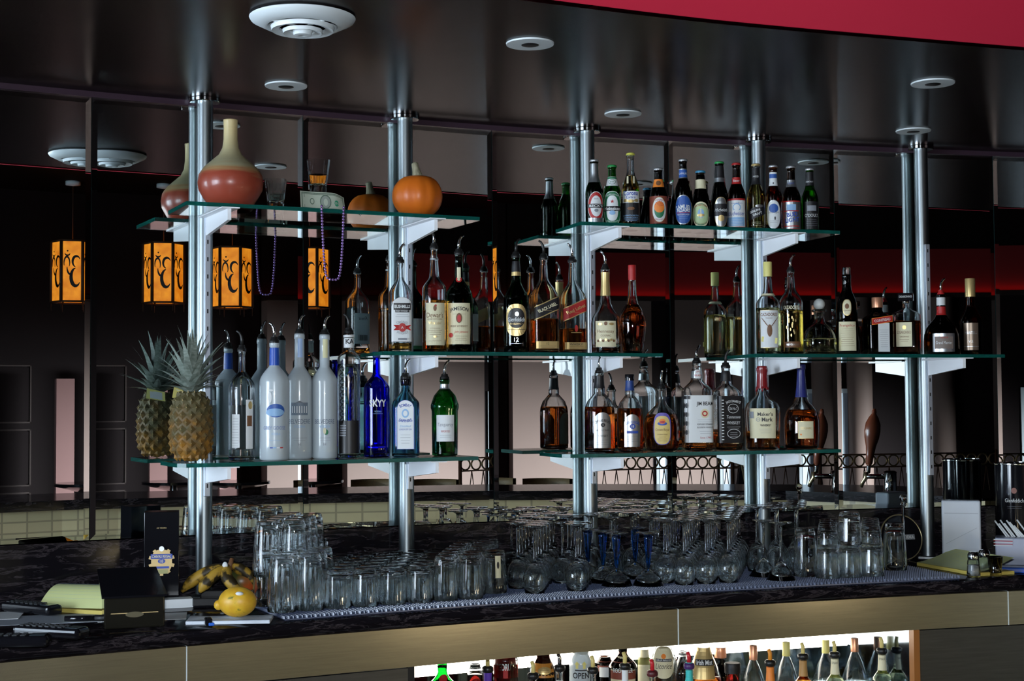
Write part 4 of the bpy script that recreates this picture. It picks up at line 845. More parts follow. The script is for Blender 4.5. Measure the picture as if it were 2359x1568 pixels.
def tanq(H,R): return [(R*.80,0,2),(R*.94,.003,2),(R*.95,.03*H,2),(R*.97,.58*H,2),(R*1.04,.62*H,2),(R*1.04,.66*H,2),(R*.96,.70*H,2),(R*.80,.78*H,2),(R*.52,.84*H,2),(R*.36,.87*H,2),(R*.34,.90*H,2),(R*.34,.95*H),(R*.38,.96*H),(R*.38,.985*H),(R*.35,H)]
t,H,R,pr=spirit(1025,872,62,ZL,'bright green shaker-shaped gin bottle with white label at the end of its shelf',G['green'],LQ['water'],.3,{},grp=GV,custom=tanq)
spout(t,H,.012,.1); sleeve(t,pr,M_silver,.865*H,.93*H); L=Label(R*.97); L.rect(.002,.36*H,.056,.34*H,M_paper); L.text('Tanqueray',.002,.40*H,.014,M_grey,width=.048,shear=.2); L.text('IMPORTED',.002,.32*H,.006,M_lred,width=.026); L.lines(.002,.27*H,.04,2,.006,M_grey); L.build('label',t); L=Label(R); L.ell(.012,.775*H,.018,.026,M_lred) if False else None
# ---- whiskeys lower right
def chiv(H,R): return [(R*.8,0,2),(R*.97,.003,2),(R,.03*H,2),(R*1.0,.50*H,2),(R*.96,.56*H,2),(R*.80,.64*H,2),(R*.52,.70*H,2),(R*.36,.735*H,2),(R*.38,.76*H,2),(R*.36,.80*H),(R*.32,.84*H),(R*.28,.95*H),(R*.31,.96*H),(R*.31,.985*H),(R*.29,H)]
t,H,R,pr=spirit(1382,857,70,ZL,'round scotch bottle with silver oval label and black neck, leftmost on its shelf',G['clear'],LQ['amber'],.57,{},grp=GW,custom=chiv)
spout(t,H,.011,.2,M_chrome); sleeve(t,pr,M_lblk,.80*H,.955*H,'neck_wrap'); L=Label(R); L.arch(.010,.28*H,.056,.44*H,M_silver); L.text('CHIVAS REGAL',.010,.40*H,.009,M_ink,width=.052,arc=.05,bold=.02); L.ell(.010,.345*H,.014,.012,M_ink); L.text('12',.010,.345*H,.006,M_silver); L.text('AGED 12 YEARS',.010,.28*H,.005,M_ink,width=.04); L.text('WHISKY',.010,.21*H,.007,M_ink,width=.03); L.lines(.010,.16*H,.04,3,.007,M_grey); L.build('label',t)
L=Label(R,rot=PI-.25); L.arch(0,.28*H,.06,.42*H,mat('label_back_olive',(.12,.14,.11),.4)); L.build('back_label',t)
t,H,R,pr=spirit(1452,864,60,ZL,'scotch bottle with dark cap, blue neck wrap and blue-lettered silver label',G['clear'],LQ['amber'],.57,{},grp=GW,custom=chiv)
sleeve(t,pr,mat('wrap_navy',(.02,.05,.20),.35),.80*H,.93*H,'neck_wrap'); cap(t,pr,M_gblack,.93*H,H+.003,1.2,r=R*.36); L=Label(R); L.arch(.008,.28*H,.052,.42*H,M_silver); L.text('CHIVAS REGAL',.008,.39*H,.009,M_inkblue,width=.048,arc=.05,bold=.02); L.ell(.008,.335*H,.018,.016,M_inkblue); L.text('18',.008,.335*H,.008,M_paper); L.rect(.008,.26*H,.036,.008,M_inkblue); L.lines(.008,.2*H,.04,3,.007,M_grey); L.build('label',t)
def crow(H,R): return [(R*.72,0,2),(R*.86,.003,2),(R*.92,.03*H,2),(R*1.0,.22*H,2),(R*1.0,.40*H,2),(R*.93,.52*H,2),(R*.76,.61*H,2),(R*.50,.68*H,2),(R*.32,.73*H,2),(R*.25,.80*H,2),(R*.25,.95*H),(R*.29,.96*H),(R*.29,.985*H),(R*.27,H)]
t,H,R,pr=spirit(1525,893,82,ZL,'squat round facetted whisky bottle with gold label and purple and orange crest',G['clear'],LQ['amber'],.58,{},grp=GW,custom=crow)
spout(t,H,.011,-PI/2+.3); L=Label(R); L.ell(.002,.36*H,.056,.50*H,mat('label_purple',(.10,.08,.35),.5),p=3); L.ell(.002,.34*H,.050,.44*H,mat('label_ochre',(.60,.46,.16),.5),p=3); L.ell(.002,.44*H,.030,.012,M_inkblue); L.ell(.002,.475*H,.020,.016,M_orange); L.ell(.002,.465*H,.016,.008,M_lred); L.text('Crown Royal',.002,.34*H,.010,M_brown,width=.042,shear=.15); L.text('CANADIAN WHISKY',.002,.27*H,.004,M_brown,width=.032); L.lines(.002,.23*H,.03,3,.006,M_brown); L.build('label',t)
t,H,R,pr=spirit(1607,834,66,ZL,'squarish bourbon bottle with large white label, red rose emblem and white neck label',G['clear'],LQ['amber'],.12,dict(sh=.66,nk=.80,rn=.42,rt=.29,n=5,pw=.8),grp=GW,yaw=.2)
spout(t,H,.012,.4); sleeve(t,pr,M_silver,.82*H,.90*H); L=Label(lambda z:r_of(pr,z)+.001); L.rect(0,.865*H,.018,.10*H,M_paper,nx=6); L.text('JIM',0,.89*H,.007,M_lred); L.text('BEAM',0,.85*H,.006,M_lred); L.build('neck_label',t)
L=Label(R,5); L.rect(-.002,.36*H,.096,.53*H,M_paper,nx=26); L.text('JIM BEAM',.014,.525*H,.016,M_ink,width=.050,bold=.02); L.ell(.014,.42*H,.024,.030,M_cream); L.ell(.014,.42*H,.016,.018,M_lred); L.ell(.014,.42*H,.009,.010,M_cream); L.lines(.014,.35*H,.045,3,.007,M_grey); L.text('KENTUCKY STRAIGHT',.014,.30*H,.0055,M_ink,width=.046); L.text('BOURBON WHISKEY',.014,.265*H,.0055,M_ink,width=.046); L.lines(.014,.22*H,.04,2,.007,M_grey); L.text('Since 1795',.014,.15*H,.006,M_lred,width=.03)
L.rect(-.033,.36*H,.001,.53*H,M_ink,nx=1); L.rect(-.040,.60*H,.026,.010,M_ink,nx=6)
for i in range(4): L.ell(-.044,.51*H-i*.10*H,.008,.017,M_ink); L.ell(-.035,.51*H-i*.10*H,.007,.015,M_ink)
L.build('label',t)
t,H,R,pr=spirit(1674,845,62,ZL,'square whiskey bottle with black label covered in white filigree lettering',G['clear'],LQ['amber'],.20,dict(sh=.66,nk=.80,rn=.42,rt=.29,n=7,pw=.8),grp=GW,yaw=.42)
spout(t,H,.013,-.5,M_cork); sleeve(t,pr,M_lblk,.83*H,.95*H); L=Label(R,7); L.rect(.004,.37*H,.094,.56*H,M_lblk,nx=26); L.text("JACK DANIEL'S",.004,.585*H,.010,M_paper,width=.046,arc=.05,bold=.02); L.ell(.004,.50*H,.034,.030,M_paper); L.ell(.004,.50*H,.031,.027,M_lblk); L.text('Old No.7',.004,.50*H,.008,M_paper,width=.026); L.text('Tennessee',.004,.40*H,.010,M_paper,width=.042,shear=.2); L.text('WHISKEY',.004,.33*H,.010,M_paper,width=.040); L.lines(.004,.28*H,.045,2,.006,M_paper); L.ell(.004,.20*H,.040,.030,M_paper); L.ell(.004,.20*H,.037,.027,M_lblk); L.lines(.004,.215*H,.03,3,.006,M_paper)
for i in range(14): L.rect(-.026,.60*H-i*.036*H,.005,.0028,M_paper,nx=1)
L.build('label',t)
def makr(H,R): return [(R*.84,0,2.5),(R*.95,.004,2.5),(R*.92,.10*H,2.5),(R*.97,.30*H,2.5),(R*1.0,.44*H,2.4),(R*.98,.50*H,2.3),(R*.86,.56*H,2.2),(R*.62,.60*H,2),(R*.40,.65*H,2),(R*.30,.72*H,2),(R*.26,.86*H,2),(R*.25,.95*H),(R*.29,.96*H),(R*.29,.985*H),(R*.27,H)]
t,H,R,pr=spirit(1758,845,82,ZL,'broad bourbon bottle with dripping dark red wax neck and cream label',G['clear'],LQ['amber'],.22,{},grp=GW,custom=makr)
sleeve(t,pr,M_bwax,.74*H,.99*H,'wax_seal',.002); MB().lathe([(R*.30,H-.004),(R*.28,H+.003),(1e-5,H+.004)],M_bwax,18).build('wax_top',t)
mb=MB()
for i in range(7): a=i*2*PI/7; z=.74*H-.004-random.random()*.018; mb.tube([((r_of(pr,.75*H)+.001)*sin(a),-(r_of(pr,.75*H)+.001)*cos(a),.76*H),((r_of(pr,z)+.002)*sin(a),-(r_of(pr,z)+.002)*cos(a),z)],[.003,.0025],M_bwax,6)
mb.build('wax_drips',t)
L=Label(lambda z:r_of(pr,z),2.4); L.rect(0,.32*H,.084,.36*H,M_cream,nx=22,nz=6); L.text("Maker's",.008,.43*H,.012,M_ink,width=.048,bold=.02); L.text('Mark',.014,.365*H,.013,M_ink,width=.034,bold=.02); L.ell(-.014,.365*H,.013,.013,M_grey); L.ell(-.014,.365*H,.010,.010,M_cream); L.text('SIV',-.014,.365*H,.0045,M_grey); L.text('WHISKY',.008,.295*H,.007,M_ink,width=.032,bold=.02); L.lines(.008,.25*H,.04,3,.006,M_grey); L.rect(-.033,.42*H,.012,.022,M_grey); L.build('label',t)
def courv(H,R): return [(R*.78,0,2),(R*.92,.003,2),(R*.96,.03*H,2),(R*1.0,.20*H,2),(R*1.0,.34*H,2),(R*.92,.43*H,2),(R*.70,.50*H,2),(R*.44,.56*H,2),(R*.34,.63*H,2),(R*.27,.75*H,2),(R*.22,.90*H,2),(R*.22,.95*H),(R*.25,.96*H),(R*.25,.985*H),(R*.23,H)]
t,H,R,pr=spirit(1848,842,80,ZL,'round cognac bottle with long dark blue neck and small cream label',G['clear'],LQ['cognac'],.47,{},grp=GW,custom=courv)
sleeve(t,pr,mat('wrap_indigo',(.02,.025,.14),.3),.62*H,.95*H,'neck_wrap'); cap(t,pr,mat('wrap_indigo'),.95*H,H+.004,1.15); L=Label(R); L.rect(.014,.23*H,.052,.21*H,M_gold,nx=14); L.rect(.014,.23*H,.050,.20*H,M_cream,nx=14); L.text('COGNAC',.014,.25*H,.008,M_gold,width=.036); L.ell(-.003,.175*H,.006,.006,M_orange); L.build('label',t)
# ================================================================ decor on the top left shelf
x,y,H,R,dep=fit(531,275,150,.215,ZT)
M_vase=mat('vase_glaze',(.4,.2,.1),.32,coat=.3); nt=M_vase.node_tree; b=nt.nodes['Principled BSDF']; tc=nt.nodes.new('ShaderNodeTexCoord'); sx=nt.nodes.new('ShaderNodeSeparateXYZ'); nt.links.new(tc.outputs['Object'],sx.inputs[0])
nz=nt.nodes.new('ShaderNodeTexNoise'); nz.inputs['Scale'].default_value=6; mp=nt.nodes.new('ShaderNodeMapping'); mp.inputs['Scale'].default_value=(1,1,18); nt.links.new(tc.outputs['Object'],mp.inputs[0]); nt.links.new(mp.outputs[0],nz.inputs['Vector'])
ma=nt.nodes.new('ShaderNodeMath'); ma.operation='MULTIPLY_ADD'; ma.inputs[1].default_value=.045; nt.links.new(nz.outputs['Fac'],ma.inputs[0]); nt.links.new(sx.outputs['Z'],ma.inputs[2])
md=nt.nodes.new('ShaderNodeMath'); md.operation='DIVIDE'; md.inputs[1].default_value=H; nt.links.new(ma.outputs[0],md.inputs[0])
cr=nt.nodes.new('ShaderNodeValToRGB'); e=cr.color_ramp.elements
for _ in range(4): e.new(.5)
for q,(p,c) in zip(e,[(0,(.26,.045,.024)),(.44,(.30,.055,.030)),(.50,(.36,.22,.10)),(.56,(.34,.31,.19)),(.78,(.42,.36,.20)),(1,(.60,.48,.24))]): q.position=p; q.color=(*c,1)
nt.links.new(md.outputs[0],cr.inputs[0]); nt.links.new(cr.outputs[0],b.inputs['Base Color'])
t=tag(MB().lathe([(R*.60,0),(R*.66,.003),(R*.82,.10*H),(R*.97,.20*H),(R,.28*H),(R*.96,.37*H),(R*.82,.45*H),(R*.58,.53*H),(R*.36,.60*H),(R*.25,.68*H),(R*.215,.78*H),(R*.21,.9*H),(R*.22,.985*H),(R*.225,H),(R*.18,H),(R*.17,.9*H),(R*.18,.6*H),(1e-5,.55*H)],M_vase,48).build('vase',None,(x,y,ZT),0),'round-bellied ceramic vase with long cream neck and terracotta lower half','vase'); recalc(t.data)
# shot glasses
def shot(p,Hh,R,label,inv=False):
    pr=[(1e-5,0),(R*.66,0),(R*.70,.003),(R*.72,.02),(R*.86,.6*Hh),(R,Hh),(R-.002,Hh),(R*.80,.55*Hh),(R*.62,.026),(1e-5,.022)]
    o=MB().lathe(pr,M_clear,14,smooth=False).build('shot_glass',None,p); recalc(o.data); return tag(o,label,'glass','shot glasses on the top shelf')
x,y,H,R,dep=fit(637,419,48,.22,ZT); shot((x,y,ZT+.0005),H,R,'clear facetted shot glass standing on the shelf between the vase and the dollar bill')
x,y,Ht,R,dep=fit(733,369,56,.20,ZT); hb=(478-437)*dep/F+.006
o=MB().lathe([(R*.98,0),(R*.98,.004),(R*.70,hb),(1e-5,hb),(1e-5,hb-.02),(R*.60,hb-.022),(R*.94,.0)],M_clear,14,smooth=False).build('upturned_glass',None,(x,y,ZT+.0005)); recalc(o.data); tag(o,'clear glass turned upside down behind the dollar bill, carrying another glass','glass')
shot((x,y,ZT+hb+.001),Ht-hb,R,'clear shot glass raised on an upturned glass behind the dollar bill')
# dollar bill
x0,y0,dep,a,vb=place(693,.275,ZT); x1,y1,_,_,_=place(795,.262,ZT); A=Vector((x0,y0)); B=Vector((x1,y1)); Lb=(B-A).length; hb2=42*dep/F
M_bill=mat('banknote_paper',(.42,.47,.38),.7); M_bg=mat('banknote_ink',(.10,.15,.11),.7); M_bgr=mat('banknote_seal_green',(.03,.26,.14),.6)
t=thing('dollar_bill','one dollar bill standing on edge with a curled corner, leaning on a glass','banknote',(x0,y0,ZT),math.atan2(B.y-A.y,B.x-A.x))
def bill(pts,m,off,fs):
    vs=[]
    for u_,v_ in pts:
        X=u_*Lb; Z=v_*hb2-(max(0,u_-.72)**1.3)*hb2*1.1*v_; Y=.004*sin(u_*6)+.006*v_-off+(.02*max(0,u_-.8)*v_); vs.append((X,Y,Z+.001))
    return vs,fs
def bgrid(u0,u1,v0,v1,m,off,mb,nx=24,nz=4):
    pts=[(u0+(u1-u0)*i/nx,v0+(v1-v0)*j/nz) for j in range(nz+1) for i in range(nx+1)]; fs=[(j*(nx+1)+i,j*(nx+1)+i+1,(j+1)*(nx+1)+i+1,(j+1)*(nx+1)+i) for j in range(nz) for i in range(nx)]
    vs,fs=bill(pts,m,off,fs); mb.add(vs,fs,m,True)
mb=MB(); bgrid(0,1,0,1,M_bill,0,mb); bgrid(.03,.97,.05,.95,M_bg,.0004,mb); bgrid(.05,.95,.10,.90,M_bill,.0008,mb); bgrid(.05,.95,.84,.87,M_bg,.0012,mb,nz=1)
def bell(cu,cv,ru,rv,m,off):
    n=20; pts=[(cu,cv)]+[(cu+ru*cos(2*PI*i/n),cv+rv*sin(2*PI*i/n)) for i in range(n)]; vs,fs=bill(pts,m,off,[(0,1+i,1+(i+1)%n) for i in range(n)]); mb.add(vs,fs,m)
bell(.56,.46,.12,.40,M_bg,.0014); bell(.56,.46,.10,.34,mat('banknote_portrait',(.26,.30,.26),.7),.0017); bell(.56,.44,.045,.20,M_bill,.0020); bell(.27,.46,.05,.18,M_bg,.0014); bell(.27,.46,.035,.13,M_bill,.0017); bell(.80,.42,.05,.18,M_bgr,.0014)
for (tx,cu,cv,sz,m) in (('1',.09,.76,.20,M_bg),('1',.91,.76,.18,M_bg),('1',.09,.18,.16,M_bg),('THE UNITED STATES OF AMERICA',.50,.885,.05,M_bg),('ONE',.80,.42,.16,M_bill),('ONE DOLLAR',.56,.07,.05,M_bill)):
    vs,fs=text_geo(tx,sz); k=hb2/Lb; vv,_=bill([(cu+a_*k,cv+b_) for a_,b_ in vs],m,.0024,fs); mb.add(vv,fs,m)
mb.build('note',t)
# bead necklace
bx0=place(741,DA+.012,ZT); bx1=place(792,DA+.012,ZT); P0=Vector((bx0[0],bx0[1],ZT+.006)); P1=Vector((bx1[0],bx1[1],ZT+.006)); dpt=(652-483)*bx0[2]/F
M_bead=mat('purple_beads',(.34,.20,.48),.15,metal=.7)
pts=[]
n=90
for i in range(n+1):
    q=i/n; c_=-cos(PI*q); w=(P1-P0); xm=.5+.5*c_*(1-.35*sin(PI*q)**4)
    if q<.5: v_=min(1,q/.5); 
    zz=-(1-abs(2*q-1)**2.6)*dpt; p=P0+w*(.5+.5*math.copysign(abs(2*q-1)**.42,2*q-1)*(1-.10*(1-abs(2*q-1)))); pts.append(Vector((p.x,p.y,ZT+.006+zz)))
path=[]; acc=0; last=pts[0]; path.append(last)
for p in pts[1:]:
    while (p-last).length>=.0085: last=last+(p-last).normalized()*.0085; path.append(last.copy())
mb=MB(); mb.tube(pts[::3],.0008,M_bead,5)
for p in path: mb.ball(p,.0040,M_bead,8,6)
iw=place(745,.24,ZT); 
o=mb.build('bead_necklace'); tag(o,'string of small shiny purple beads hanging in a loop from the top left shelf','necklace')
# pumpkin
x,y,H,R,dep=fit(962,402,117,.215,ZT)
t=thing('pumpkin','small orange pumpkin with a pale twisted stem on the top shelf','pumpkin',(x,y,ZT))
vs=[];fs=[];S_=64;Rr=18;mb=MB()
for j in range(Rr+1):
    ph=PI*j/Rr
    for i in range(S_):
        th=2*PI*i/S_; k=1-.035*abs(sin(th*6))**.5*0-.03*(.5+.5*cos(th*11))**2*sin(ph)
        r=R*sin(ph)**.82*k; z=H/2-H/2*cos(ph)*(1-.10*math.exp(-(sin(ph)*3.0)**2)); vs.append((r*cos(th),r*sin(th),z))
for j in range(Rr):
    for i in range(S_): i2=(i+1)%S_; fs.append((j*S_+i,j*S_+i2,(j+1)*S_+i2,(j+1)*S_+i))
mb.add(vs,fs,ramp_mat('pumpkin_skin',[(0,(.50,.10,.008)),(1,(.66,.16,.012))],(3,3,1),8,rough=.38,bump=.15),True); mb.build('skin',t)
M_stem=ramp_mat('dry_stem',[(.3,(.13,.12,.07)),(.7,(.36,.33,.22))],(80,80,8),4,rough=.8,bump=.4)
mb=MB(); mb.tube([(0,0,H*.90),(0,0,H*.99),(-.003,0,H+.010),(-.006,.0,H+.024),(-.008,0,H+.034),(-.009,0,H+.037)],[.021,.016,.0125,.0110,.0105,.006],M_stem,10); mb.build('stem',t)
# ================================================================ pineapple
x,y,H,R,dep=fit(440,898,106,.20,ZL)
t=thing('pineapple','whole ripe pineapple with spiky grey-green crown on the lower left shelf','pineapple',(x,y,ZL))
Hb=(1058-893)*dep/F
M_pine=mat('pineapple_skin',(.30,.17,.05),.6); nt=M_pine.node_tree; b=nt.nodes['Principled BSDF']; tc=nt.nodes.new('ShaderNodeTexCoord'); sx=nt.nodes.new('ShaderNodeSeparateXYZ'); nt.links.new(tc.outputs['Object'],sx.inputs[0]); n1=nt.nodes.new('ShaderNodeTexNoise'); n1.inputs['Scale'].default_value=45; nt.links.new(tc.outputs['Object'],n1.inputs['Vector'])
ad=nt.nodes.new('ShaderNodeMath'); ad.operation='MULTIPLY_ADD'; ad.inputs[1].default_value=3.2; ad.inputs[2].default_value=0; nt.links.new(sx.outputs['Z'],ad.inputs[0]); a2=nt.nodes.new('ShaderNodeMath'); a2.operation='ADD'; nt.links.new(ad.outputs[0],a2.inputs[0]); nt.links.new(n1.outputs['Fac'],a2.inputs[1])
cr=nt.nodes.new('ShaderNodeValToRGB'); e=cr.color_ramp.elements; e.new(.5)
for q,(p,c) in zip(e,[(.40,(.34,.15,.015)),(.75,(.13,.075,.02)),(1,(.09,.075,.03))]): q.position=p; q.color=(*c,1)
nt.links.new(a2.outputs[0],cr.inputs[0]); nt.links.new(cr.outputs[0],b.inputs['Base Color'])
body=MB(); bpr=lambda z:R*(max(0.0,1-abs(2*z/Hb-1.0)**3.2))**.38*(1-.10*(z/Hb))*.97
body.lathe([(max(1e-5,bpr(Hb*i/16))*.96,Hb*i/16) for i in range(17)],M_pine,32)
M_eye=mat('pineapple_eye_tip',(.46,.34,.16),.6)
rows=10
for j in range(rows):
    z=Hb*(.07+.88*j/(rows-1)); r=bpr(z); n=14
    r2=bpr(z+.01); tilt=math.atan2(r-r2,.01)
    for i in range(n):
        a=2*PI*(i+.5*(j%2))/n; T=Matrix.Rotation(a,4,'Z')@Matrix.Translation((r*.965,0,z))@Matrix.Rotation(-tilt*.6,4,'Y')
        w=PI*r/n*.98; h=Hb/rows*.60
        body.add([(0,0,h),(0,w,0),(0,0,-h),(0,-w,0),(.007,0,0),(.004,0,h*.45),(.004,w*.45,0),(.004,0,-h*.45),(.004,-w*.45,0)],[(0,1,6,5),(1,2,7,6),(2,3,8,7),(3,0,5,8),(5,6,4),(6,7,4),(7,8,4),(8,5,4)],M_pine,False,T)
        body.add([(.006,-.0016,-.001),(.006,.0016,-.001),(.0125,0,.0035)],[(0,1,2)],M_eye,False,T)
body.build('fruit_body',t)
crn=MB(); M_leaf=ramp_mat('pineapple_leaf',[(.3,(.12,.16,.13)),(.7,(.30,.35,.31))],(20,20,60),3,rough=.5)
random.seed(3)
for lay in range(6):
    n=(11,11,10,8,6,4)[lay]; el=(-.35,.05,.40,.72,1.02,1.3)[lay]; ln=(.085,.112,.135,.150,.155,.150)[lay]
    for i in range(n):
        a=2*PI*i/n+lay*.5+random.uniform(-.15,.15); l=ln*random.uniform(.8,1.15); e0=el+random.uniform(-.12,.12); vs=[];fs=[]; w=.0150
        px,pz=.010,Hb-.004+lay*.007; ang=max(.5,e0+.5)
        for k in range(6):
            q=k/5; ww=w*(1-q)**.8+.0003; vs+=[(px,-ww,pz),(px-.002*(1-q),0,pz-.0035*(1-q)),(px,ww,pz)]
            an=ang+(e0-ang)*q; px+=l/5*cos(an); pz+=l/5*sin(an)
        for k in range(5):
            for m_ in(0,1): fs.append((k*3+m_,k*3+m_+1,(k+1)*3+m_+1,(k+1)*3+m_))
        crn.add(vs,fs,M_leaf,False,Matrix.Rotation(a,4,'Z'))
crn.build('leaf_crown',t)
# hang tag behind
mb=MB(); T=Matrix.Rotation(PI*.75,4,'Z'); mb.add([(.052,-.028,Hb-.030),(.052,.028,Hb-.020),(.046,.026,Hb+.010),(.046,-.026,Hb-.002)],[(0,1,2,3)],M_yel,False,T); mb.add([(.0525,-.020,Hb-.026),(.0525,.016,Hb-.019),(.047,.018,Hb+.003),(.047,-.018,Hb-.004)],[(0,1,2,3)],M_paper,False,T); mb.build('paper_tag',t)
# ================================================================ bar mat
M_mat=mat('bar_mat_vinyl',(.060,.080,.145),.28,spec=.8)
sL,sR=s_at(655,.60,CT),s_at(2200,.58,CT)
mb=MB(); sweep(mb,sL,sR,60,[(.084,CT+.0005),(.605,CT+.0005),(.605,CT+.004),(.084,CT+.004)],M_mat)
LW=curve; NS=int((sR-sL)*W/.0125); ND=int(.52/.0125)
for i in range(NS+1):
    s=sL+(sR-sL)*i/NS
    for j in range(ND+1):
        d=.090+.510*j/ND+(.006 if i%2 else 0)
        if d>.602: d=.602
        q,_=curve(s,d); h=.0042; edge=(j>=ND-1 or i in(0,NS)); r=.0046; hh=.011
        b=[(q.x+r*cos(k*PI/2+.4),q.y+r*sin(k*PI/2+.4),CT+h) for k in range(4)]+[(q.x+r*.55*cos(k*PI/2+.4),q.y+r*.55*sin(k*PI/2+.4),CT+hh) for k in range(4)]
        mb.add(b,[(4,5,6,7),(0,1,5,4),(1,2,6,5),(2,3,7,6),(3,0,4,7)],M_mat)
o=mb.build('bar_mat'); tag(o,'long dark blue nubbed rubber bar mat under the upturned glasses','bar mat')
ZMAT=CT+.0115
# ================================================================ upturned glasses
M_gl=glass('glassware',(.96,.98,.985),.04,1.45)
def inv(pr,H): return [(r,H-z) for r,z in pr]
def tumbler_mesh(name,H,Rr,Rb,th=.0024,base=.012,flute=0,seg=26):
    q=lambda t:Rb+(Rr-Rb)*(1-(1-t)**1.9)
    ou=[(1e-5,0),(Rb*.80,0),(Rb*.90,.0010),(Rb*.965,.0035),(Rb*.998,.008)]+[(q(t),t*H) for t in(.10,.2,.32,.45,.6,.75,.88)]+[(Rr,H-.0012)]
    inn=[(Rr-th*.4,H),(Rr-th*.8,H-.0012)]+[(q(t)-th,t*H) for t in(.8,.6,.42,.27)]+[(q(.15)-th*1.2,base+.006),(Rb-th*2.6,base+.001),(1e-5,base)]
    pr=ou+inn
    mb=MB(); mb.lathe(inv(pr,H),M_gl,seg)
    if flute:
        vv=[]
        for (x,y,z) in mb.v:
            r=math.hypot(x,y); a=math.atan2(y,x)
            if H*.12<z<H*.98 and r>Rb*.6: k=1-.03*(.5+.5*cos(a*flute)); x*=k;y*=k
            vv.append((x,y,z))
        mb.v=vv
    me=mb.mesh(name); recalc(me); return me
def stem_mesh(name,H,Rf,Rm,bowlH,Rim,kind='wine',sm=None):
    # upright: foot 0 -> stem -> bowl top H
    st=H-bowlH
    if kind=='wine': bowl=[(.0045,st-.010),(.008,st),(Rm*.62,st+bowlH*.13),(Rm*.92,st+bowlH*.35),(Rm,st+bowlH*.52),(Rm*.96,st+bowlH*.75),(Rim,H)]
    else: bowl=[(.0045,st-.010),(.008,st),(Rm*.30,st+bowlH*.22),(Rm*.62,st+bowlH*.55),(Rim,H)]
    outer=[(1e-5,0),(Rf,.0),(Rf,.0018),(Rf*.55,.0035),(.006,.010),(.0042,.025),(.0038,st*.6)]+bowl
    th=.0014; inn=[(Rim-th,H-.0005)]+[(max(.001,r-th*1.3),z+.001) for r,z in bowl[::-1][1:-2]]+[(1e-5,st+.004)]
    mb=MB(); mb.lathe(inv(outer+inn,H),M_gl,24); me=mb.mesh(name); recalc(me); return me
def blue_parts(H):
    Rf,Rm,bh=.036,.046,.048; st=H-bh
    foot=MB().lathe(inv([(1e-5,0),(Rf,0),(Rf,.002),(Rf*.5,.004),(.008,.008),(1e-5,.009)],H),M_gl,24).mesh('foot'); recalc(foot)
    stem=MB().lathe(inv([(1e-5,.008),(.0135,.008),(.0125,.02),(.009,.06),(.0055,st-.004),(1e-5,st)],H),glass('blue_glass_stem',(.02,.16,.62),.04,1.5),18).mesh('stem'); recalc(stem)
    bowl=MB().lathe(inv([(1e-5,st-.001),(.012,st+.001),(Rm*.5,st+.010),(Rm*.8,st+.026),(Rm,H),(Rm-.0015,H),(Rm*.76,st+.027),(Rm*.46,st+.013),(1e-5,st+.005)],H),M_gl,24).mesh('bowl'); recalc(bowl)
    return foot,stem,bowl
ME_pint=tumbler_mesh('pint_glass',.147,.038,.029,seg=24); ME_rock=tumbler_mesh('rocks_glass',.098,.037,.031,base=.014,flute=10,seg=40); ME_high=tumbler_mesh('fluted_tumbler',.120,.035,.029,base=.012,flute=16,seg=64)
ME_wine=stem_mesh('wine_glass',.190,.033,.033,.085,.028); ME_wine2=stem_mesh('wine_glass',.180,.033,.034,.075,.030); ME_mart=stem_mesh('martini_glass',.172,.034,.046,.058,.046,'v'); ME_flut=stem_mesh('tall_wine_glass',.205,.034,.034,.085,.028)
NG=[0]
random.seed(11)
placed=[(*( (SV[k]+SV[k+1])/2+panel_n(k)*DP),.030) for k in range(5)]
def gput(me,name,u,d,label,cat,grp,z=None,jit=.3,minr=None):
    x,y,dep,a,vb=place(u,d,CT+.01); z=z if z is not None else ZMAT
    r={'pint_glass':.038,'rocks_glass':.037,'fluted_tumbler':.035,'wine_glass':.034,'martini_glass':.046,'tall_wine_glass':.034}.get(name,.04)
    if z<=ZMAT+1e-6:
        for (px,py,pr_) in placed:
            if math.hypot(x-px,y-py)<(r+pr_)*.995: return None
        placed.append((x,y,r))
    o=link(name,me,None,(x,y,z),random.uniform(0,6)); NG[0]+=1
    return tag(o,label,cat,grp)
def urow(d,u0,u1,dia,z=CT):
    """image columns of glasses packed side by side at distance d"""
    s0,s1=s_at(u0,d,z),s_at(u1,d,z); L_=(curve(s0,d)[0]-curve(s1,d)[0]).length; n=max(1,int(L_/dia)); return [proj(*curve(s0+(i+.5)*(s1-s0)/n,d)[0],z)[0] for i in range(n)]
lp='clear pint glass upside down on the mat, in the rows at the left end'
lps='clear pint glass nested upside down on another at the left end of the mat'
# blue stems and front glasses first so that the rows give way to them
bf,bs,bb=blue_parts(.155)
for i,(u,d,h) in enumerate(((1355,.27,0),(1390,.357,0),(1421,.445,0),(1464,.30,0),(1494,.475,0))):
    x,y,dep,a,vb=place(u,d,CT+.01); lab=['leftmost of the five blue-stemmed cocktail glasses, upside down','second from the left of the blue-stemmed cocktail glasses','middle blue-stemmed cocktail glass, upside down nearer the front','fourth of the blue-stemmed cocktail glasses, set back behind its right neighbour','rightmost blue-stemmed cocktail glass with dark round foot'][i]
    t=thing('cocktail_glass',lab,'glass',(x,y,ZMAT),0,'blue-stemmed cocktail glasses'); link('foot',bf,t); link('stem',bs,t); link('bowl',bb,t); placed.append((x,y,.046))
gput(ME_high,'fluted_tumbler',1140,.44,'clear tumbler with white printed panel at the right end of the tumbler rows','glass',None)
pp=placed[-1]; t=C.objects[-1]
tum=[o for o in C.objects if o.name.startswith('fluted_tumbler')][-1]
L=Label(lambda z:.0355-.006*z/.12,rot=0,flat=False); L.rect(0,.075,.016,.062,M_cream,nx=5); L.ell(0,.080,.007,.020,M_ink); L.build('printed_panel',tum); tum.rotation_euler=(0,0,face(pp[0],pp[1])+.3)
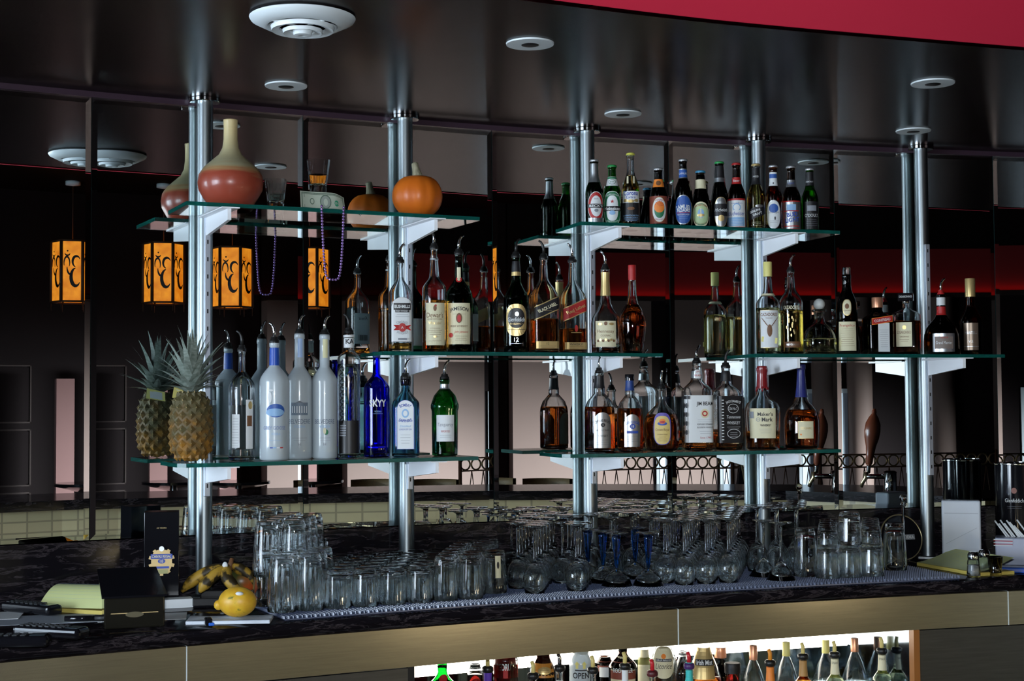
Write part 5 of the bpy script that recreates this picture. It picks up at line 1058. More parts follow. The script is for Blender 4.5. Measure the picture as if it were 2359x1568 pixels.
def grid(u0,u1,dia,d0,rows,fn):
    rp=dia*.875; a0,a1=s_at(u0,d0,CT),s_at(u1,d0,CT); st=(dia+.0006)*(a1-a0)/(curve(a0,d0)[0]-curve(a1,d0)[0]).length
    for ri in range(rows):
        d=d0-ri*rp; s0,s1=s_at(u0,d,CT),s_at(u1,d,CT); s=math.floor(s0/st)*st+(st/2 if ri%2 else 0)
        while s<s1:
            if s>=s0: u=proj(*curve(s,d)[0],CT+.01)[0]; fn(u,d,ri)
            s+=st
def left_fn(u,d,ri):
    if u<745:
        o=gput(ME_pint,'pint_glass',u,d,lp,'glass','upside-down pint glasses at the left')
        if o and ri>1 and u<724:
            o2=gput(ME_pint,'pint_glass',u,d,lps,'glass','nested pint glasses at the left',z=ZMAT+.078); o2.location.x=o.location.x; o2.location.y=o.location.y
    elif u<1018: gput(ME_rock,'rocks_glass',u,d,'short clear rocks glass upside down, left of centre on the mat','glass','upside-down rocks glasses')
    else: gput(ME_high,'fluted_tumbler',u,d,'clear fluted tumbler upside down between the rocks glasses and the stemware','glass','fluted tumblers left of the stemware')
grid(612,1140,.0762,.515,7,left_fn)
def wine_fn(u,d,ri):
    if d>.40 and u<1165: return
    gput((ME_wine,ME_wine2)[(int(u)*7+ri)%3==0],'wine_glass',u,d,'clear stemmed wine glass upside down on the mat, foot up','glass','upside-down wine glasses')
grid(1118,1716,.0685,.495,8,wine_fn)
for u,d in ((1050,.12),(985,.10),(1085,.10),(950,.10)): gput(ME_wine,'wine_glass',u,d,'clear stemmed wine glass upside down on the mat, foot up','glass','upside-down wine glasses')
for u,d in ((1742,.49),(1800,.50),(1760,.40),(1818,.41)): gput(ME_mart,'martini_glass',u,d,'clear martini glass upside down right of the wine glasses','glass','martini glasses right of centre')
grid(1722,1850,.0700,.34,5,lambda u,d,ri:gput(ME_flut,'tall_wine_glass',u,d,'tall clear stemmed glass upside down behind the martini glasses','glass','tall stemmed glasses right of centre'))
def right_fn(u,d,ri):
    low=ri==0
    o=gput(ME_rock if low else ME_pint,'rocks_glass' if low else 'pint_glass',u,d,'short clear rocks glass upside down at the front right of the mat' if low else 'clear pint glass upside down at the right end of the mat','glass','rocks glasses at the right' if low else 'pint glasses at the right')
    if o and low and int(u)%2==0:
        o2=gput(ME_rock,'rocks_glass',u,d,'rocks glass stacked upside down on another at the front right','glass','stacked rocks glasses at the right',z=ZMAT+.0985); o2.location.x=o.location.x; o2.location.y=o.location.y
grid(1852,2045,.0762,.515,6,right_fn)
o=gput(ME_pint,'pint_glass',2062,.40,'clear upturned pint glass next to the glass stirrer','glass',None)
x,y,dep,a,vb=place(2083,.34,CT+.02)
t=thing('cocktail_stirrer','long clear glass stirrer with a ball knob standing among the right-hand glasses','stirrer',(x,y,ZMAT)); zt_=(1300-1190)*dep/F+.075
MB().tube([(0,0,0),(0,0,zt_-.02)],.004,M_gl,10).build('rod',t); mb=MB(); mb.ball((0,0,zt_-.008),.012,M_gl,14,8); mb.lathe([(.008,zt_-.035),(.010,zt_-.03),(.006,zt_-.02)],M_gl,12); mb.build('knob',t)
x,y,dep,a,vb=place(2076,.07,CT+.02); RT_=.078
t=thing('round_serving_tray','round black tray with a pale lettered band and brass rim leaning on the backsplash','tray',(x,y,CT+.001),a); Mt=Matrix.Translation((0,.0,RT_*.98))@Matrix.Rotation(PI/2-.25,4,'X')
MB().lathe([(1e-5,0),(RT_,0),(RT_,.004),(1e-5,.004)],M_gblack,40,M=Mt).build('disc',t,sharp=40); MB().tube([Mt@Vector((RT_*cos(i*PI/20),RT_*sin(i*PI/20),.003)) for i in range(41)],.0025,mat('brass'),6,False).build('rim',t)
L=Label(0,flat=True); L.rect(0,0,RT_*1.3,.018,M_grey,nx=2); L.text('RUSSIAN VODKA',0,0,.011,M_paper,width=RT_*1.2,bold=.02); L.mb.v=[tuple(Mt@Vector((v[0],v[2],.004-v[1]+.0002))) for v in L.mb.v]; L.build('lettering',t)
# ================================================================ things on the left of the counter
Z0=CT+.0005
def on(u,v,z=CT): p=at_z(u,v,z); return p.x,p.y
def px(n,y): return n*y/F
# gift box
x,y,dep_,a_,vb_=place(372,.165,CT)
t=thing('gift_box','tall glossy black whisky gift box with a gold and blue crest','box',(x,y,Z0),face(x,y)-.02-.35+.35); wb,hb_=px(78,y),px(vb_-1180,dep_)
MB().bbox((0,.034,hb_/2),(wb,.068,hb_),M_gblack,.0015).build('carton',t)
L=Label(0,flat=True); zc=hb_*.47
M_np=mat('crest_gold',(.55,.40,.18),.4,metal=.3)
for i in range(10): L.rect(.036*sin(i*2*PI/10)*.7,zc+.036*cos(i*2*PI/10)*.80,.009,.020,M_np,nx=1,rot=-i*2*PI/10)
L.ell(0,zc,.056,.066,M_np,p=2.5); L.rect(0,zc+.014,.058,.013,M_inkblue); L.text('CHIVAS REGAL',0,zc+.014,.008,M_cream,width=.052,bold=.02); L.ell(0,zc+.001,.020,.013,M_inkblue); L.text('18',0,zc+.001,.008,M_cream); L.rect(0,zc-.016,.040,.006,M_inkblue); L.rect(0,zc-.027,.034,.012,mat('crest_olive',(.35,.33,.14),.5)); L.ell(0,zc+.035,.014,.014,M_silver); L.text('18 YEARS',0,hb_*.83,.003,M_np,width=.026); L.rect(0,hb_*.13,.009,.009,M_np); L.build('crest',t)
# dark acrylic caddy with glossy sloped lid
x,y=on(310,1447)
M_smoke=mat('smoked_plastic',(.012,.011,.008),.12,spec=.5)
t=thing('bar_caddy','smoked black plastic bar caddy with a glossy sloping lid before the gift box','caddy',(x,y,Z0),face(x,y)+.06); w,h,dd=px(135,y),px(70,y),.13
mb=MB(); mb.bbox((0,dd/2,h/2),(w,dd,h),M_smoke,.004); mb.build('tub',t)
mb=MB(); mb.add([(-w/2-.006,-.004,h),(w/2+.006,-.004,h),(w/2-.012,dd,h+.055),(-w/2-.012,dd,h+.055),(-w/2-.006,-.004,h+.005),(w/2+.006,-.004,h+.005),(w/2-.012,dd,h+.060),(-w/2-.012,dd,h+.060)],[(3,2,1,0),(4,5,6,7),(0,1,5,4),(1,2,6,5),(2,3,7,6),(3,0,4,7)],M_gblack); mb.build('lid',t)
L=Label(0,flat=True); L.rect(0,h*.5,w*.78,.002,M_np); L.ell(0,h*.45,w*.3,.014,mat('embossed_olive',(.08,.065,.025),.4)); L.build('emblem',t)
# yellow legal pad rolled behind
def pad(u0,v0,u1,v1,label,curl,dd=.16):
    x0,y0=on(u0,v0); x1,y1=on(u1,v1); A=Vector((x0,y0)); B=Vector((x1,y1)); Lp=(B-A).length
    t=thing('legal_pad',label,'notepad',(x0,y0,Z0),math.atan2(B.y-A.y,B.x-A.x)); mb=MB(); vs=[];fs=[];n=16;M_p=mat('yellow_paper',(.62,.66,.30),.6); M_p2=mat('pad_edge_yellow',(.55,.44,.10),.6)
    for i in range(n+1):
        q=i/n; yy=dd*q; z=.012+curl*sin(PI*q)**.9 if curl>0 else .012+abs(curl)*q**1.5
        for xx in(0,Lp): vs.append((xx,yy,z+(.006*sin(xx*9)))); 
    mb.add(vs,[(2*i,2*i+1,2*i+3,2*i+2) for i in range(n)],M_p,True); mb.build('top_sheet',t)
    ln=MB(); 
    for i in range(2,n-1):
        a0=vs[2*i]; a1=vs[2*i+1]; ln.add([(a0[0],a0[1],a0[2]+.0006),(a1[0],a1[1],a1[2]+.0006),(a1[0],a1[1]+.0008,a1[2]+.0007),(a0[0],a0[1]+.0008,a0[2]+.0007)],[(0,1,2,3)],M_ltb)
    ln.build('ruled_lines',t)
    MB().bbox((Lp/2,dd*.5,.006),(Lp,dd,.011),M_p2,.001).build('pad_block',t); return t
pad(88,1408,250,1418,'curled yellow legal pad at the left, behind the remote controls',.052)
pad(2112,1303,2250,1328,'yellow legal pad with a lifted page beside the bar mat on the right',-.040,.14)
# papers
def sheet(u,v,w,d,rz,m,label,z=Z0,name='paper_sheet',th=.0012,cat='paper'):
    x,y=on(u,v); o=MB().bbox((0,0,th/2),(w,d,th),m,.0003,seg=1).build(name,None,(x,y,z),rz); return tag(o,label,cat)
sheet(105,1427,.30,.16,.25,mat('grey_paper',(.30,.33,.38),.5),'large pale grey sheet of paper lying under the remote control')
sheet(-5,1420,.12,.14,.2,M_paper,'white sheet at the left edge behind the remote control',z=Z0+.0015)
sheet(330,1422,.22,.12,.20,M_paper,'white paper sticking out to the right from under the bar caddy',name='note_paper')
x,y=on(410,1398); o=MB().bbox((0,0,.012),(.075,.05,.024),M_paper,.001).build('card_stack',None,(x,y,Z0),.35); tag(o,'small stack of white cards to the right of the bar caddy','cards')
x,y=on(530,1432); t=thing('folded_napkin','folded white cloth lying under the large yellow fruit','napkin',(x,y,Z0),.06); mb=MB(); vs=[];fs=[];nx,ny=20,8
for j in range(ny+1):
    for i in range(nx+1): a=-.105+.21*i/nx; b_=-.045+.09*j/ny; vs.append((a,b_,.010+.0015*sin(a*60+b_*30)+.001*sin(b_*90)))
for j in range(ny):
    for i in range(nx): k=j*(nx+1)+i; fs.append((k,k+1,k+nx+2,k+nx+1))
mb.add(vs,fs,mat('white_cloth',(.62,.68,.76),.7),True); mb.bbox((0,0,.0045),(.21,.09,.009),mat('white_cloth'),.002); mb.build('cloth',t)
x,y=on(480,1442,CT+.011); t=thing('bottle_opener_clip','small black clip with a bright blue tip on the left end of the napkin','clip',(x,y,Z0+.0125),.3); MB().bbox((0,0,.010),(.018,.03,.018),M_gblack,.004).build('clip_body',t); MB().bbox((.006,-.017,.005),(.014,.006,.008),mat('bright_blue',(.02,.12,.55),.3),.002).build('blue_tip',t)
# phones / remotes
def remote(u,v,rz,label,L_=.19):
    x,y=on(u,v); t=thing('remote_control',label,'remote control',(x,y,Z0+.002),rz); mb=MB(); mb.bbox((0,0,.014),(L_,.052,.026),M_gblack,.010,seg=3); mb.build('casing',t)
    kb=MB(); M_k=mat('key_grey',(.035,.038,.042),.4)
    for i in range(7):
        for j in range(3): kb.bbox((-L_*.38+i*L_*.095,-.014+j*.014,.028),(L_*.06,.008,.003),M_k,.001,seg=1)
    kb.build('keypad',t); MB().bbox((L_*.36,0,.0275),(L_*.18,.034,.001),mat('lcd',(.05,.07,.08),.15),.0003,seg=1).build('display',t); return t
remote(72,1414,-.55,'black remote control lying on the grey paper by the yellow pad'); remote(118,1470,-.35,'black cordless phone lying at the front left of the counter'); remote(18,1492,.1,'black handset at the very left front edge of the counter')
x,y=on(200,1432); t=thing('pen','thick black marker pen between the yellow pad and the bar caddy','pen',(x,y,Z0+.009),.12); MB().tube([(-.055,0,0),(.02,0,0)],.007,M_gblack,12).build('barrel',t); MB().tube([(.02,0,0),(.065,0,0)],.008,M_black,12).build('pen_cap',t)
# fruit tray
x,y=on(536,1397); t=thing('tray','low black tray holding the bananas and the mango','tray',(x,y,Z0),.08); mb=MB(); mb.bbox((0,.06,.006),(.21,.16,.012),M_gblack,.004); mb.build('base',t); mb=MB(); mb.bbox((0,-.022,.016),(.21,.008,.022),M_black,.003); mb.bbox((0,.142,.016),(.21,.008,.022),M_black,.003); mb.build('rim',t)
M_man=mat('mango_skin',(.3,.1,.03),.35); nt=M_man.node_tree; b=nt.nodes['Principled BSDF']; tc=nt.nodes.new('ShaderNodeTexCoord'); sx=nt.nodes.new('ShaderNodeSeparateXYZ'); nt.links.new(tc.outputs['Object'],sx.inputs[0]); n1=nt.nodes.new('ShaderNodeTexNoise'); n1.inputs['Scale'].default_value=20; nt.links.new(tc.outputs['Object'],n1.inputs['Vector']); ad=nt.nodes.new('ShaderNodeMath'); ad.operation='MULTIPLY_ADD'; ad.inputs[1].default_value=9; nt.links.new(sx.outputs['X'],ad.inputs[0]); nt.links.new(n1.outputs['Fac'],ad.inputs[2]); cr=nt.nodes.new('ShaderNodeValToRGB'); e=cr.color_ramp.elements; e.new(.5)
for q,(p,c) in zip(e,[(.25,(.06,.07,.02)),(.5,(.22,.10,.02)),(.8,(.50,.09,.02))]): q.position=p; q.color=(*c,1)
nt.links.new(ad.outputs[0],cr.inputs[0]); nt.links.new(cr.outputs[0],b.inputs['Base Color'])
x,y=on(556,1370,CT+.012); mb=MB(); mb.ball((0,0,.037),.040,M_man,28,18,sc=(1.08,.9,.92)); t=tag(mb.build('mango',None,(x,y,CT+.0135),.2),'dark green and red mango in the tray beside the bananas','mango')
M_ban=mat('banana_skin',(.42,.26,.03),.5); nt=M_ban.node_tree; b=nt.nodes['Principled BSDF']; n1=nt.nodes.new('ShaderNodeTexNoise'); n1.inputs['Scale'].default_value=28; n1.inputs['Detail'].default_value=5; tc=nt.nodes.new('ShaderNodeTexCoord'); nt.links.new(tc.outputs['Object'],n1.inputs['Vector']); cr=nt.nodes.new('ShaderNodeValToRGB'); e=cr.color_ramp.elements; e[0].position=.46; e[0].color=(.03,.02,.006,1); e[1].position=.54; e[1].color=(.42,.25,.03,1); nt.links.new(n1.outputs['Fac'],cr.inputs[0]); nt.links.new(cr.outputs[0],b.inputs['Base Color'])
x,y=on(515,1376,CT+.012); t=thing('banana_bunch','bunch of spotted overripe bananas lying at the back of the tray','bananas',(x,y,CT+.0125),.0)
def ban(P0,P1,P2,r=.017):
    mb=MB(); pts=[];rs=[]
    for i in range(15):
        q=i/14; p=(1-q)**2*Vector(P0)+2*q*(1-q)*Vector(P1)+q*q*Vector(P2); pts.append(p); rs.append(r*min(1,.35+2.6*min(q,1-q)) if 0<i<14 else r*.28)
    mb.tube(pts,rs,M_ban,10); mb.build('banana',t)
ban((.012,.02,.085),(-.07,.0,.075),(-.115,-.01,.018)); ban((.012,.02,.085),(-.01,-.02,.06),(.055,-.035,.022)); ban((.012,.02,.085),(-.04,-.03,.06),(-.06,-.03,.018)); ban((.014,.025,.088),(.06,.04,.07),(.085,.05,.02))
MB().tube([(.012,.02,.075),(.018,.03,.105)],[.009,.006],M_brown,8).build('crown_stub',t); L=MB().ball((.004,-.0,.089),.010,M_paper,12,6,sc=(.8,.4,1)); L.build('sticker',t)
x,y=on(547,1424,CT+.011); t=thing('yellow_fruit','large yellow papaya-like fruit with a small white sticker, on the napkin','fruit',(x,y,CT+.0145),-.08); M_pap=ramp_mat('yellow_skin',[(.35,(.58,.30,.02)),(.62,(.66,.40,.03)),(.70,(.12,.14,.02))],(1,1,1),38,rough=.4)
mb=MB(); mb.ball((0,0,.0385),.0385,M_pap,36,22,sc=(1.26,1,1)); mb.ball((-.048,0,.030),.013,M_pap,12,8,sc=(1,.9,1)); mb.build('flesh',t); MB().ball((.012,-.026,.062),.009,M_paper,12,6,sc=(1.2,.9,.6)).build('sticker',t)
# ================================================================ things on the right of the counter
x,y,dep,a,vb=place(2216,.24,CT); hN=px(vb-1152,dep); wN=px(86,dep)
t=thing('napkin_dispenser','upright white plastic napkin holder on the right of the counter','napkin holder',(x,y,Z0),face(x,y)+.02)
mb=MB(); mb.bbox((0,0,hN/2),(wN,.055,hN),mat('white_plastic',(.50,.55,.62),.22),.006,seg=3); mb.build('housing',t); L=Label(.0275,flat=True); L.rect(0,hN*.80,wN*.86,.0012,M_grey,nx=2); L.rect(0,hN*.45,wN*.9,.0008,M_grey,nx=2,rot=.5); L.build('seam',t)
def salt(u,d,lab,full):
    x,y,dep,a,vb=place(u,d,CT); t=thing('salt_shaker',lab,'shaker',(x,y,Z0),.2,'glass shakers on the right')
    pr=[(.015,0,4),(.018,.002,4),(.018,.02,4),(.016,.05,4),(.014,.058,2.5)]; g=MB().lathe(pr+[(.011,.057,2.5),(.013,.05,4),(.0152,.02,4),(.0145,.006,4),(1e-5,.006,4)],M_clear,24); o=g.build('jar',t); recalc(o.data)
    MB().lathe([(1e-5,.0065,4),(.0148,.0065,4),(.0140,.038 if full else .012,4),(1e-5,.039 if full else .013,4)],mat('salt_grains',(.75,.78,.80),.8),20).build('salt',t); MB().lathe([(.0165,.056),(.0175,.058),(.0175,.070),(.013,.078),(1e-5,.080)],M_chrome,24).build('lid',t,sharp=50)
salt(2243,.575,'glass salt shaker with chrome lid, half full of white salt',True)
salt(2268,.53,'small nearly empty glass shaker behind the salt shaker',False)
x,y,dep,a,vb=place(2293,.565,CT); o=MB().lathe([(1e-5,0),(.017,0),(.0185,.003),(.0235,.060),(.0215,.060),(.016,.010),(1e-5,.009)],glass('smoke_glass',(.25,.22,.17),.07),20).build('tumbler',None,(x,y,Z0)); recalc(o.data); tag(o,'small smoky shot tumbler beside the salt shaker','glass')
x,y,dep,a,vb=place(2345,.30,CT); t=thing('straw_caddy','grey and white bar caddy holding wrapped straws and napkins at the right edge','caddy',(x,y,Z0),face(x,y)); wC=.16; MB().bbox((.01,0,.045),(wC,.10,.09),mat('pale_plastic',(.34,.38,.50),.25),.004).build('box',t)
mb=MB()
for i in range(5): mb.bbox((-.045,-.053,.085-i*.005+0),(.06,.002,.0022),(M_paper,M_lred)[i%2],.0003,seg=1,M=Matrix.Rotation(.0,4,'Y'))
mb.build('sugar_packets',t)
mb=MB()
for i in range(9):
    q=-.055+i*.009; mb.tube([(q+.05,.0,.05),(q-.02+random.uniform(-.01,.01),.01,.135+random.uniform(-.01,.012))],.0027,M_paper,7)
mb.build('straws',t)
x,y=on(2335,1318); o=MB().bbox((0,0,.009),(.11,.06,.018),mat('blue_plastic',(.01,.06,.32),.4),.005).build('blue_pouch',None,(x,y,Z0),-.3); tag(o,'dark blue plastic pouch at the right edge below the straw caddy','pouch')
x,y=on(2162,1297); t=thing('pen','blue and white ballpoint pen on the yellow pad, right end of the mat','pen',(x,y,Z0+.016),-.42); MB().tube([(-.065,0,.0),(.0,0,.0)],.0042,M_paper,10).build('barrel',t); MB().tube([(.0,0,0),(.072,0,0)],[.0045,.0035],mat('pen_blue',(.01,.04,.25),.3),10).build('pen_cap',t)
x,y,dep,a,vb=place(2343,.17,CT); hT=px(1272-1050,dep); RT=px(46,dep)
t=thing('canister','tall round black whisky canister with white lettering and chrome rims','tin',(x,y,Z0),face(x,y)+.1)
MB().lathe([(RT,0),(RT,hT)],M_gblack,40).build('tube',t,sharp=40); mb=MB(); mb.lathe([(RT+.001,hT-.006),(RT+.002,hT-.003),(RT+.001,hT),(RT-.004,hT+.001),(RT-.004,hT-.004)],M_chrome,40); mb.lathe([(RT+.001,0),(RT+.0018,.003),(RT+.001,.006)],M_chrome,40); mb.build('rim',t,sharp=50)
L=Label(RT); L.text('Glenfiddich',-.012,hT*.62,.013,M_paper,width=.062); L.lines(-.012,hT*.56,.05,2,.006,M_grey); L.ell(-.012,hT*.72,.018,.020,mat('stag_brown',(.18,.05,.03),.4)); L.build('lettering',t)
MB().ball((0,0,hT),.006,M_black,10,6).build('knob',t)
# ================================================================ bottles in the lit niche
ZN=.4205; YS=mat('spout_yellow',(.72,.60,.22),.4); RS=mat('spout_red',(.55,.02,.03),.3); OS=mat('spout_orange',(.75,.28,.03),.4)
def nb(u,vt,wpx,d,label,gm,liq,fill,kw,lab=None,sp=None,col_=None,capm=None,custom=None,name='liqueur_bottle'):
    x,y,dep,a,vb=place(u,d,ZN); zt_=CZ-(vt-(V0+F*math.tan(PITCH)+ROLL*(u-U0)))*dep/F  # image height to world height
    H=zt_-ZN; R=wpx*dep/F/2; pr=custom(H,R) if custom else prof(H,R,**kw)
    t=bottle(name,label,'bottle',(x,y,ZN),face(x,y),pr,gm,liq,fill,'bottles in the lit niche',24)
    if sp:
        c=MB().lathe([(.0135,H-.008),(.0165,H-.004),(.0165,H+.006),(.012,H+.010),(1e-5,H+.011)],col_ or M_cork,18).build('pourer_collar',t,sharp=50)
        MB().tube([(0,0,H+.008),(0,0,H+.030),(-.004,0,H+.042)],[.0065,.0062,.0055],sp,10).build('pour_spout',t)
    if capm: cap(t,pr,capm,H*.90,H+.004,1.15,r=pr[-1][0]*1.3)
    if lab:
        L=Label(lambda z:r_of(pr,z)); lab(L,H,R); L.build('label',t)
    return t
std=dict(sh=.66,nk=.82,rn=.34,rt=.32)
nb(1020,1525,95,.40,'green flask bottle with red round seal, leftmost in the lit niche',G['green'],None,.5,dict(sh=.72,nk=.92,rn=.24,rt=.22,n=3),lambda L,H,R:(L.ell(.004,.86*H,.026,.026,M_lred),L.ell(.004,.86*H,.018,.018,M_inkred)))
nb(1125,1543,52,.42,'violet-collared bottle with pale yellow spout left of the red bottle',G['clear'],LQ['water'],.7,std,lambda L,H,R:L.rect(0,.90*H,.03,.05,mat('label_violet',(.12,.05,.45),.4)),YS)
nb(1166,1508,58,.36,'flat-topped red bottle with white lettering in the lit niche',G['clear'],LQ['red'],.92,dict(sh=.955,nk=.985,rn=.9,rt=.88,n=5,lip=False),lambda L,H,R:(L.rect(0,.90*H,.070,.060,M_lred),L.text('REDRUM',0,.905*H,.020,M_paper,width=.052,bold=.03)),name='rum_bottle')
nb(1096,1530,36,.34,'dark red bottle half hidden behind the violet-collared one',G['clear'],LQ['red'],.9,dict(sh=.93,nk=.98,rn=.7,rt=.6))
nb(1253,1502,62,.30,'round-shouldered dark bottle with amber oval label',G['dbrown'],None,.5,dict(sh=.80,nk=.97,rn=.5,rt=.4,lip=False),lambda L,H,R:(L.rect(0,.84*H,.072,.040,mat('label_amber',(.48,.20,.03),.4)),L.ell(.004,.84*H,.040,.022,M_gold),L.lines(.004,.845*H,.03,2,.005,M_brown)))
nb(1230,1558,44,.46,'clear bottle with black collar and yellow spout in front of the amber-labelled bottle',G['clear'],LQ['water'],.8,std,None,YS)
nb(1291,1540,44,.44,'clear bottle of orange liqueur with a metal pourer and cream label',G['clear'],LQ['whisky'],.82,std,lambda L,H,R:L.rect(0,.80*H,.05,.05,M_paper),M_chrome)
nb(1340,1496,54,.28,'frosted white bottle with two yellow arrows printed on it',G['frost'],None,.5,dict(sh=.86,nk=.97,rn=.7,rt=.6,lip=False),lambda L,H,R:(L.poly([(-.016,.83*H),(-.008,.83*H),(-.008,.87*H),(-.004,.87*H),(-.012,.90*H),(-.020,.87*H),(-.016,.87*H)],M_yel),L.poly([(.006,.83*H),(.014,.83*H),(.014,.87*H),(.018,.87*H),(.010,.90*H),(.002,.87*H),(.006,.87*H)],M_yel),L.rect(0,.815*H,.036,.004,M_ink),L.text('OPEN',0,.765*H,.018,M_ink,width=.05,bold=.02)))
nb(1368,1545,42,.45,'clear bottle with black collar and yellow spout beside the frosted bottle',G['clear'],LQ['amber'],.78,std,None,YS)
nb(1395,1512,44,.22,'dark bottle with maroon label and barcode behind the spouts',G['dbrown'],None,.5,dict(sh=.93,nk=.98,rn=.7,rt=.6),lambda L,H,R:(L.rect(0,.90*H,.05,.03,M_maroon),L.rect(0,.84*H,.035,.03,M_paper)))
nb(1437,1489,68,.30,'black round-shouldered schnapps bottle with brown and cream lettered label',G['dbrown'],None,.5,dict(sh=.80,nk=.94,rn=.30,rt=.28),lambda L,H,R:(L.rect(0,.79*H,.086,.075,M_cream),L.rect(0,.785*H,.086,.050,M_maroon),L.text('ROOT BEER',0,.79*H,.014,M_paper,width=.062,bold=.02)))
nb(1442,1536,44,.46,'slim clear bottle with white neck label, dark collar and yellow spout',G['clear'],LQ['amber'],.7,std,lambda L,H,R:L.rect(0,.90*H,.022,.05,M_paper),YS)
nb(1485,1504,36,.20,'pale olive label bottle standing at the back of the niche',G['pale'],None,.5,dict(sh=.93,nk=.98,rn=.7,rt=.6),lambda L,H,R:L.rect(0,.86*H,.04,.10,M_cream))
nb(1505,1552,44,.45,'clear bottle with dark red collar and red spout',G['clear'],LQ['red'],.7,std,None,RS,mat('collar_maroon',(.08,.01,.015),.4))
nb(1531,1481,62,.32,'clear bottle with large cream arched label and black script lettering',G['clear'],LQ['water'],.6,dict(sh=.84,nk=.985,rn=.55,rt=.5,lip=False),lambda L,H,R:(L.ell(0,.83*H,.066,.095,M_cream,p=2.6),L.ell(0,.89*H,.014,.014,M_orange),L.rect(0,.855*H,.050,.009,M_ink),L.text('HIRAM WALKER',0,.855*H,.0055,M_paper,width=.045),L.text('Licorice',0,.80*H,.016,M_ink,width=.050,shear=.3)))
nb(1575,1500,50,.24,'pale amber round bottle behind the red spout',G['clear'],LQ['cognac'],.55,dict(sh=.75,nk=.95,rn=.4,rt=.35))
nb(1590,1535,46,.46,'turquoise-labelled bottle with a red spout',G['clear'],LQ['water'],.7,std,lambda L,H,R:L.rect(0,.88*H,.045,.09,G['teal']),RS,mat('collar_purple',(.06,.02,.12),.4))
def deco(H,R): return [(R*.8,0,2),(R,.003,2),(R,.40*H,2),(R*.95,.55*H,2),(R*.66,.75*H,2),(R*.38,.87*H,2),(R*.30,.92*H,2),(R*.34,.95*H,2),(R*.28,.985*H),(R*.30,H)]
nb(1624,1472,96,.36,'conical cut-glass decanter bottle with gold lettered label',G['clear'],LQ['amber'],.66,{},lambda L,H,R:(L.rect(0,.79*H,.07,.09,M_gold,nz=8),L.rect(.002,.80*H,.060,.018,M_lblk),L.text('Irish Mist',.002,.80*H,.014,M_paper,width=.050,bold=.02)),custom=deco)
nb(1662,1494,56,.26,'dark bottle with tall copper foil cap',G['dbrown'],None,.5,dict(sh=.70,nk=.84,rn=.40,rt=.36),capm=M_cop)
nb(1690,1530,34,.42,'small dark bottle with black screw cap',G['clear'],LQ['red'],.9,dict(sh=.93,nk=.96,rn=.85,rt=.8),capm=M_black)
for u,vt,cm,d,lab in ((1738,1489,M_cop,.34,'clear conical decanter bottle with copper foil neck'),(1814,1481,M_yel,.30,'clear conical decanter bottle with pale yellow neck'),(1972,1472,M_cop,.30,'clear conical decanter bottle with copper neck at the back right'),(1905,1476,M_yel,.25,'clear conical decanter bottle with yellow neck at the back')):
    t=nb(u,vt,66,d,lab,G['clear'],LQ['water'],.55,{},custom=lambda H,R:[(R*.8,0,2),(R,.003,2),(R,.45*H,2),(R*.92,.58*H,2),(R*.58,.74*H,2),(R*.30,.84*H,2),(R*.24,.88*H,2),(R*.24,.97*H),(R*.25,H)],name='decanter_bottle')
    H=[c for c in t.children if c.name.startswith('glass_body')][0].data.vertices; H=max(v.co.z for v in H); MB().lathe([(.0125,H*.86),(.0125,H+.001),(.011,H+.003)],cm,18).build('neck_foil',t,sharp=50)
for u,vt,lc,ss,lab,d in ((1777,1528,M_orange,OS,'slim bottle with orange label and orange spout',.46),(1853,1513,mat('label_tan',(.40,.22,.07),.5),YS,'slim tan bottle with a yellow spout',.44),(1926,1509,M_cream,YS,'slim bottle with cream two-line label and yellow spout',.44),(2035,1500,M_cream,YS,'rightmost slim bottle with cream label and yellow spout',.44)):
    nb(u,vt,50,d,lab,G['clear'],LQ['whisky'] if lc!=M_cream else LQ['straw'],.85,std,(lambda lc:lambda L,H,R:(L.rect(0,.90*H,.036,.062,lc,nx=10),L.text('STRAW',0,.915*H,.007,M_ink,width=.018) if lc==M_cream else None))(lc),ss)
nb(2036,1478,44,.21,'dark bottle with copper cap in the back right corner of the niche',G['dbrown'],None,.5,dict(sh=.74,nk=.86,rn=.42,rt=.38),capm=M_cop)
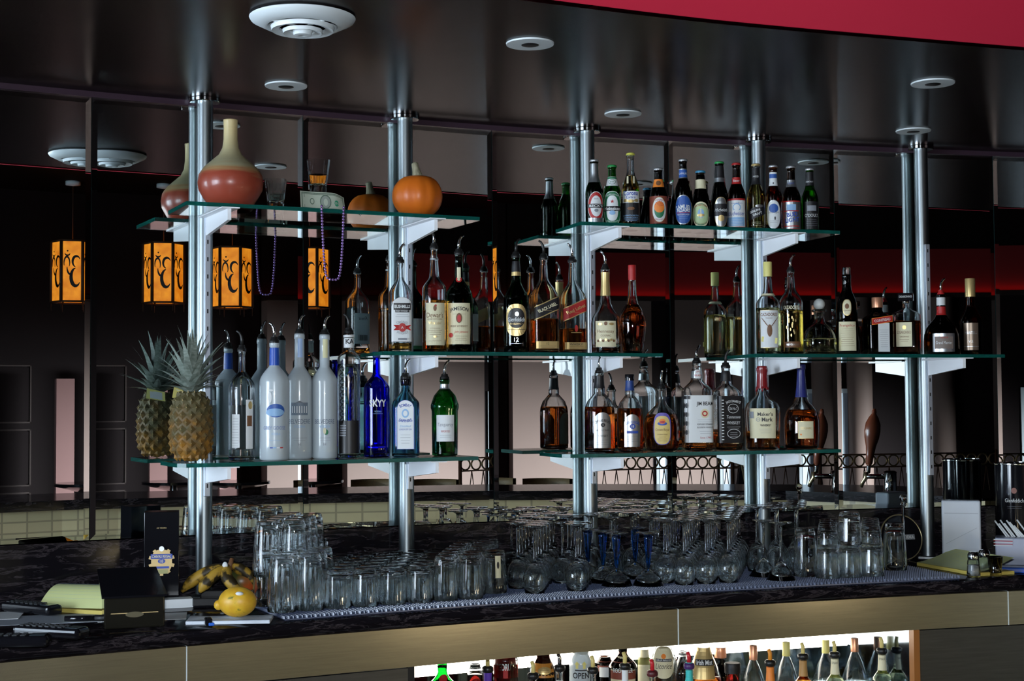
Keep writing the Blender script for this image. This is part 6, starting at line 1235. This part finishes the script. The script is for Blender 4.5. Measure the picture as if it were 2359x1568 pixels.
# ================================================================ lights, world, camera
def area(name,loc,rot,size,energy,colr,sy=None):
    l=bpy.data.lights.new(name,'AREA'); l.energy=energy; l.color=colr; l.size=size
    if sy: l.shape='RECTANGLE'; l.size_y=sy
    o=bpy.data.objects.new(name,l); C.objects.link(o); o.location=loc; o.rotation_euler=rot; return o
def aim(o,p): o.rotation_euler=(Vector(p)-o.location).to_track_quat('-Z','Y').to_euler()
o=area('camera_flash',(-.03,-.02,1.60),(0,0,0),.06,E_FLASH,(.86,.93,1.0),.03); aim(o,(.2,4.4,1.6))
o=area('left_window_light',(-3.85,.7,1.55),(0,0,0),2.5,E_WIN,(.78,.88,1),1.5); aim(o,(.3,4.2,1.5)); o.data.spread=1.0
o=area('right_window_light',(7.9,2.2,.9),(0,0,0),1.0,E_RW,(.88,.92,1),.8); aim(o,(5.6,-1.6,.55)); o.data.spread=.62
p=wf(2.7,-.33); o=area('cove_light',(p.x,p.y,2.455),(PI,0,math.atan2(.469,.883)),5.0,E_COVE,(1,.05,.03),.03)
for px_,py_,tx_,ty_,ke in((.62,2.26,.0,3.6,.15),(1.25,2.68,.55,4.0,1.2),(1.98,3.40,1.30,4.4,.3)): o=area('under_bar_light',(px_,py_,.82),(0,0,.75),.25,E_BAR*ke,(1,.80,.48),.05); aim(o,(tx_,ty_,.72))
w=bpy.data.worlds.new('w'); bpy.context.scene.world=w; w.use_nodes=True; w.node_tree.nodes['Background'].inputs[0].default_value=(.5,.6,.8,1); w.node_tree.nodes['Background'].inputs[1].default_value=.02
cd=bpy.data.cameras.new('camera'); cam=bpy.data.objects.new('camera',cd); C.objects.link(cam); cd.sensor_width=36; cd.lens=F/2359*36; cd.clip_start=.05
cam.matrix_world=Matrix.Translation((0,0,CZ))@Matrix.Rotation(PI/2+PITCH,4,'X')@Matrix.Rotation(ROLL,4,'Z')
sc=bpy.context.scene; sc.camera=cam
sc.view_settings.view_transform='Standard'; sc.view_settings.look='None'; sc.view_settings.gamma=1; sc.view_settings.exposure=EXPO
cy=sc.cycles; cy.max_bounces=44; cy.transmission_bounces=40; cy.glossy_bounces=8; cy.diffuse_bounces=2; cy.transparent_max_bounces=6
cy.sample_clamp_indirect=3; cy.sample_clamp_direct=0; cy.caustics_reflective=True; cy.caustics_refractive=True; cy.blur_glossy=0
cy.use_adaptive_sampling=True; cy.adaptive_threshold=.03; cy.use_denoising=True
print('GLASSES',NG[0], 'OBJ',len(bpy.data.objects))
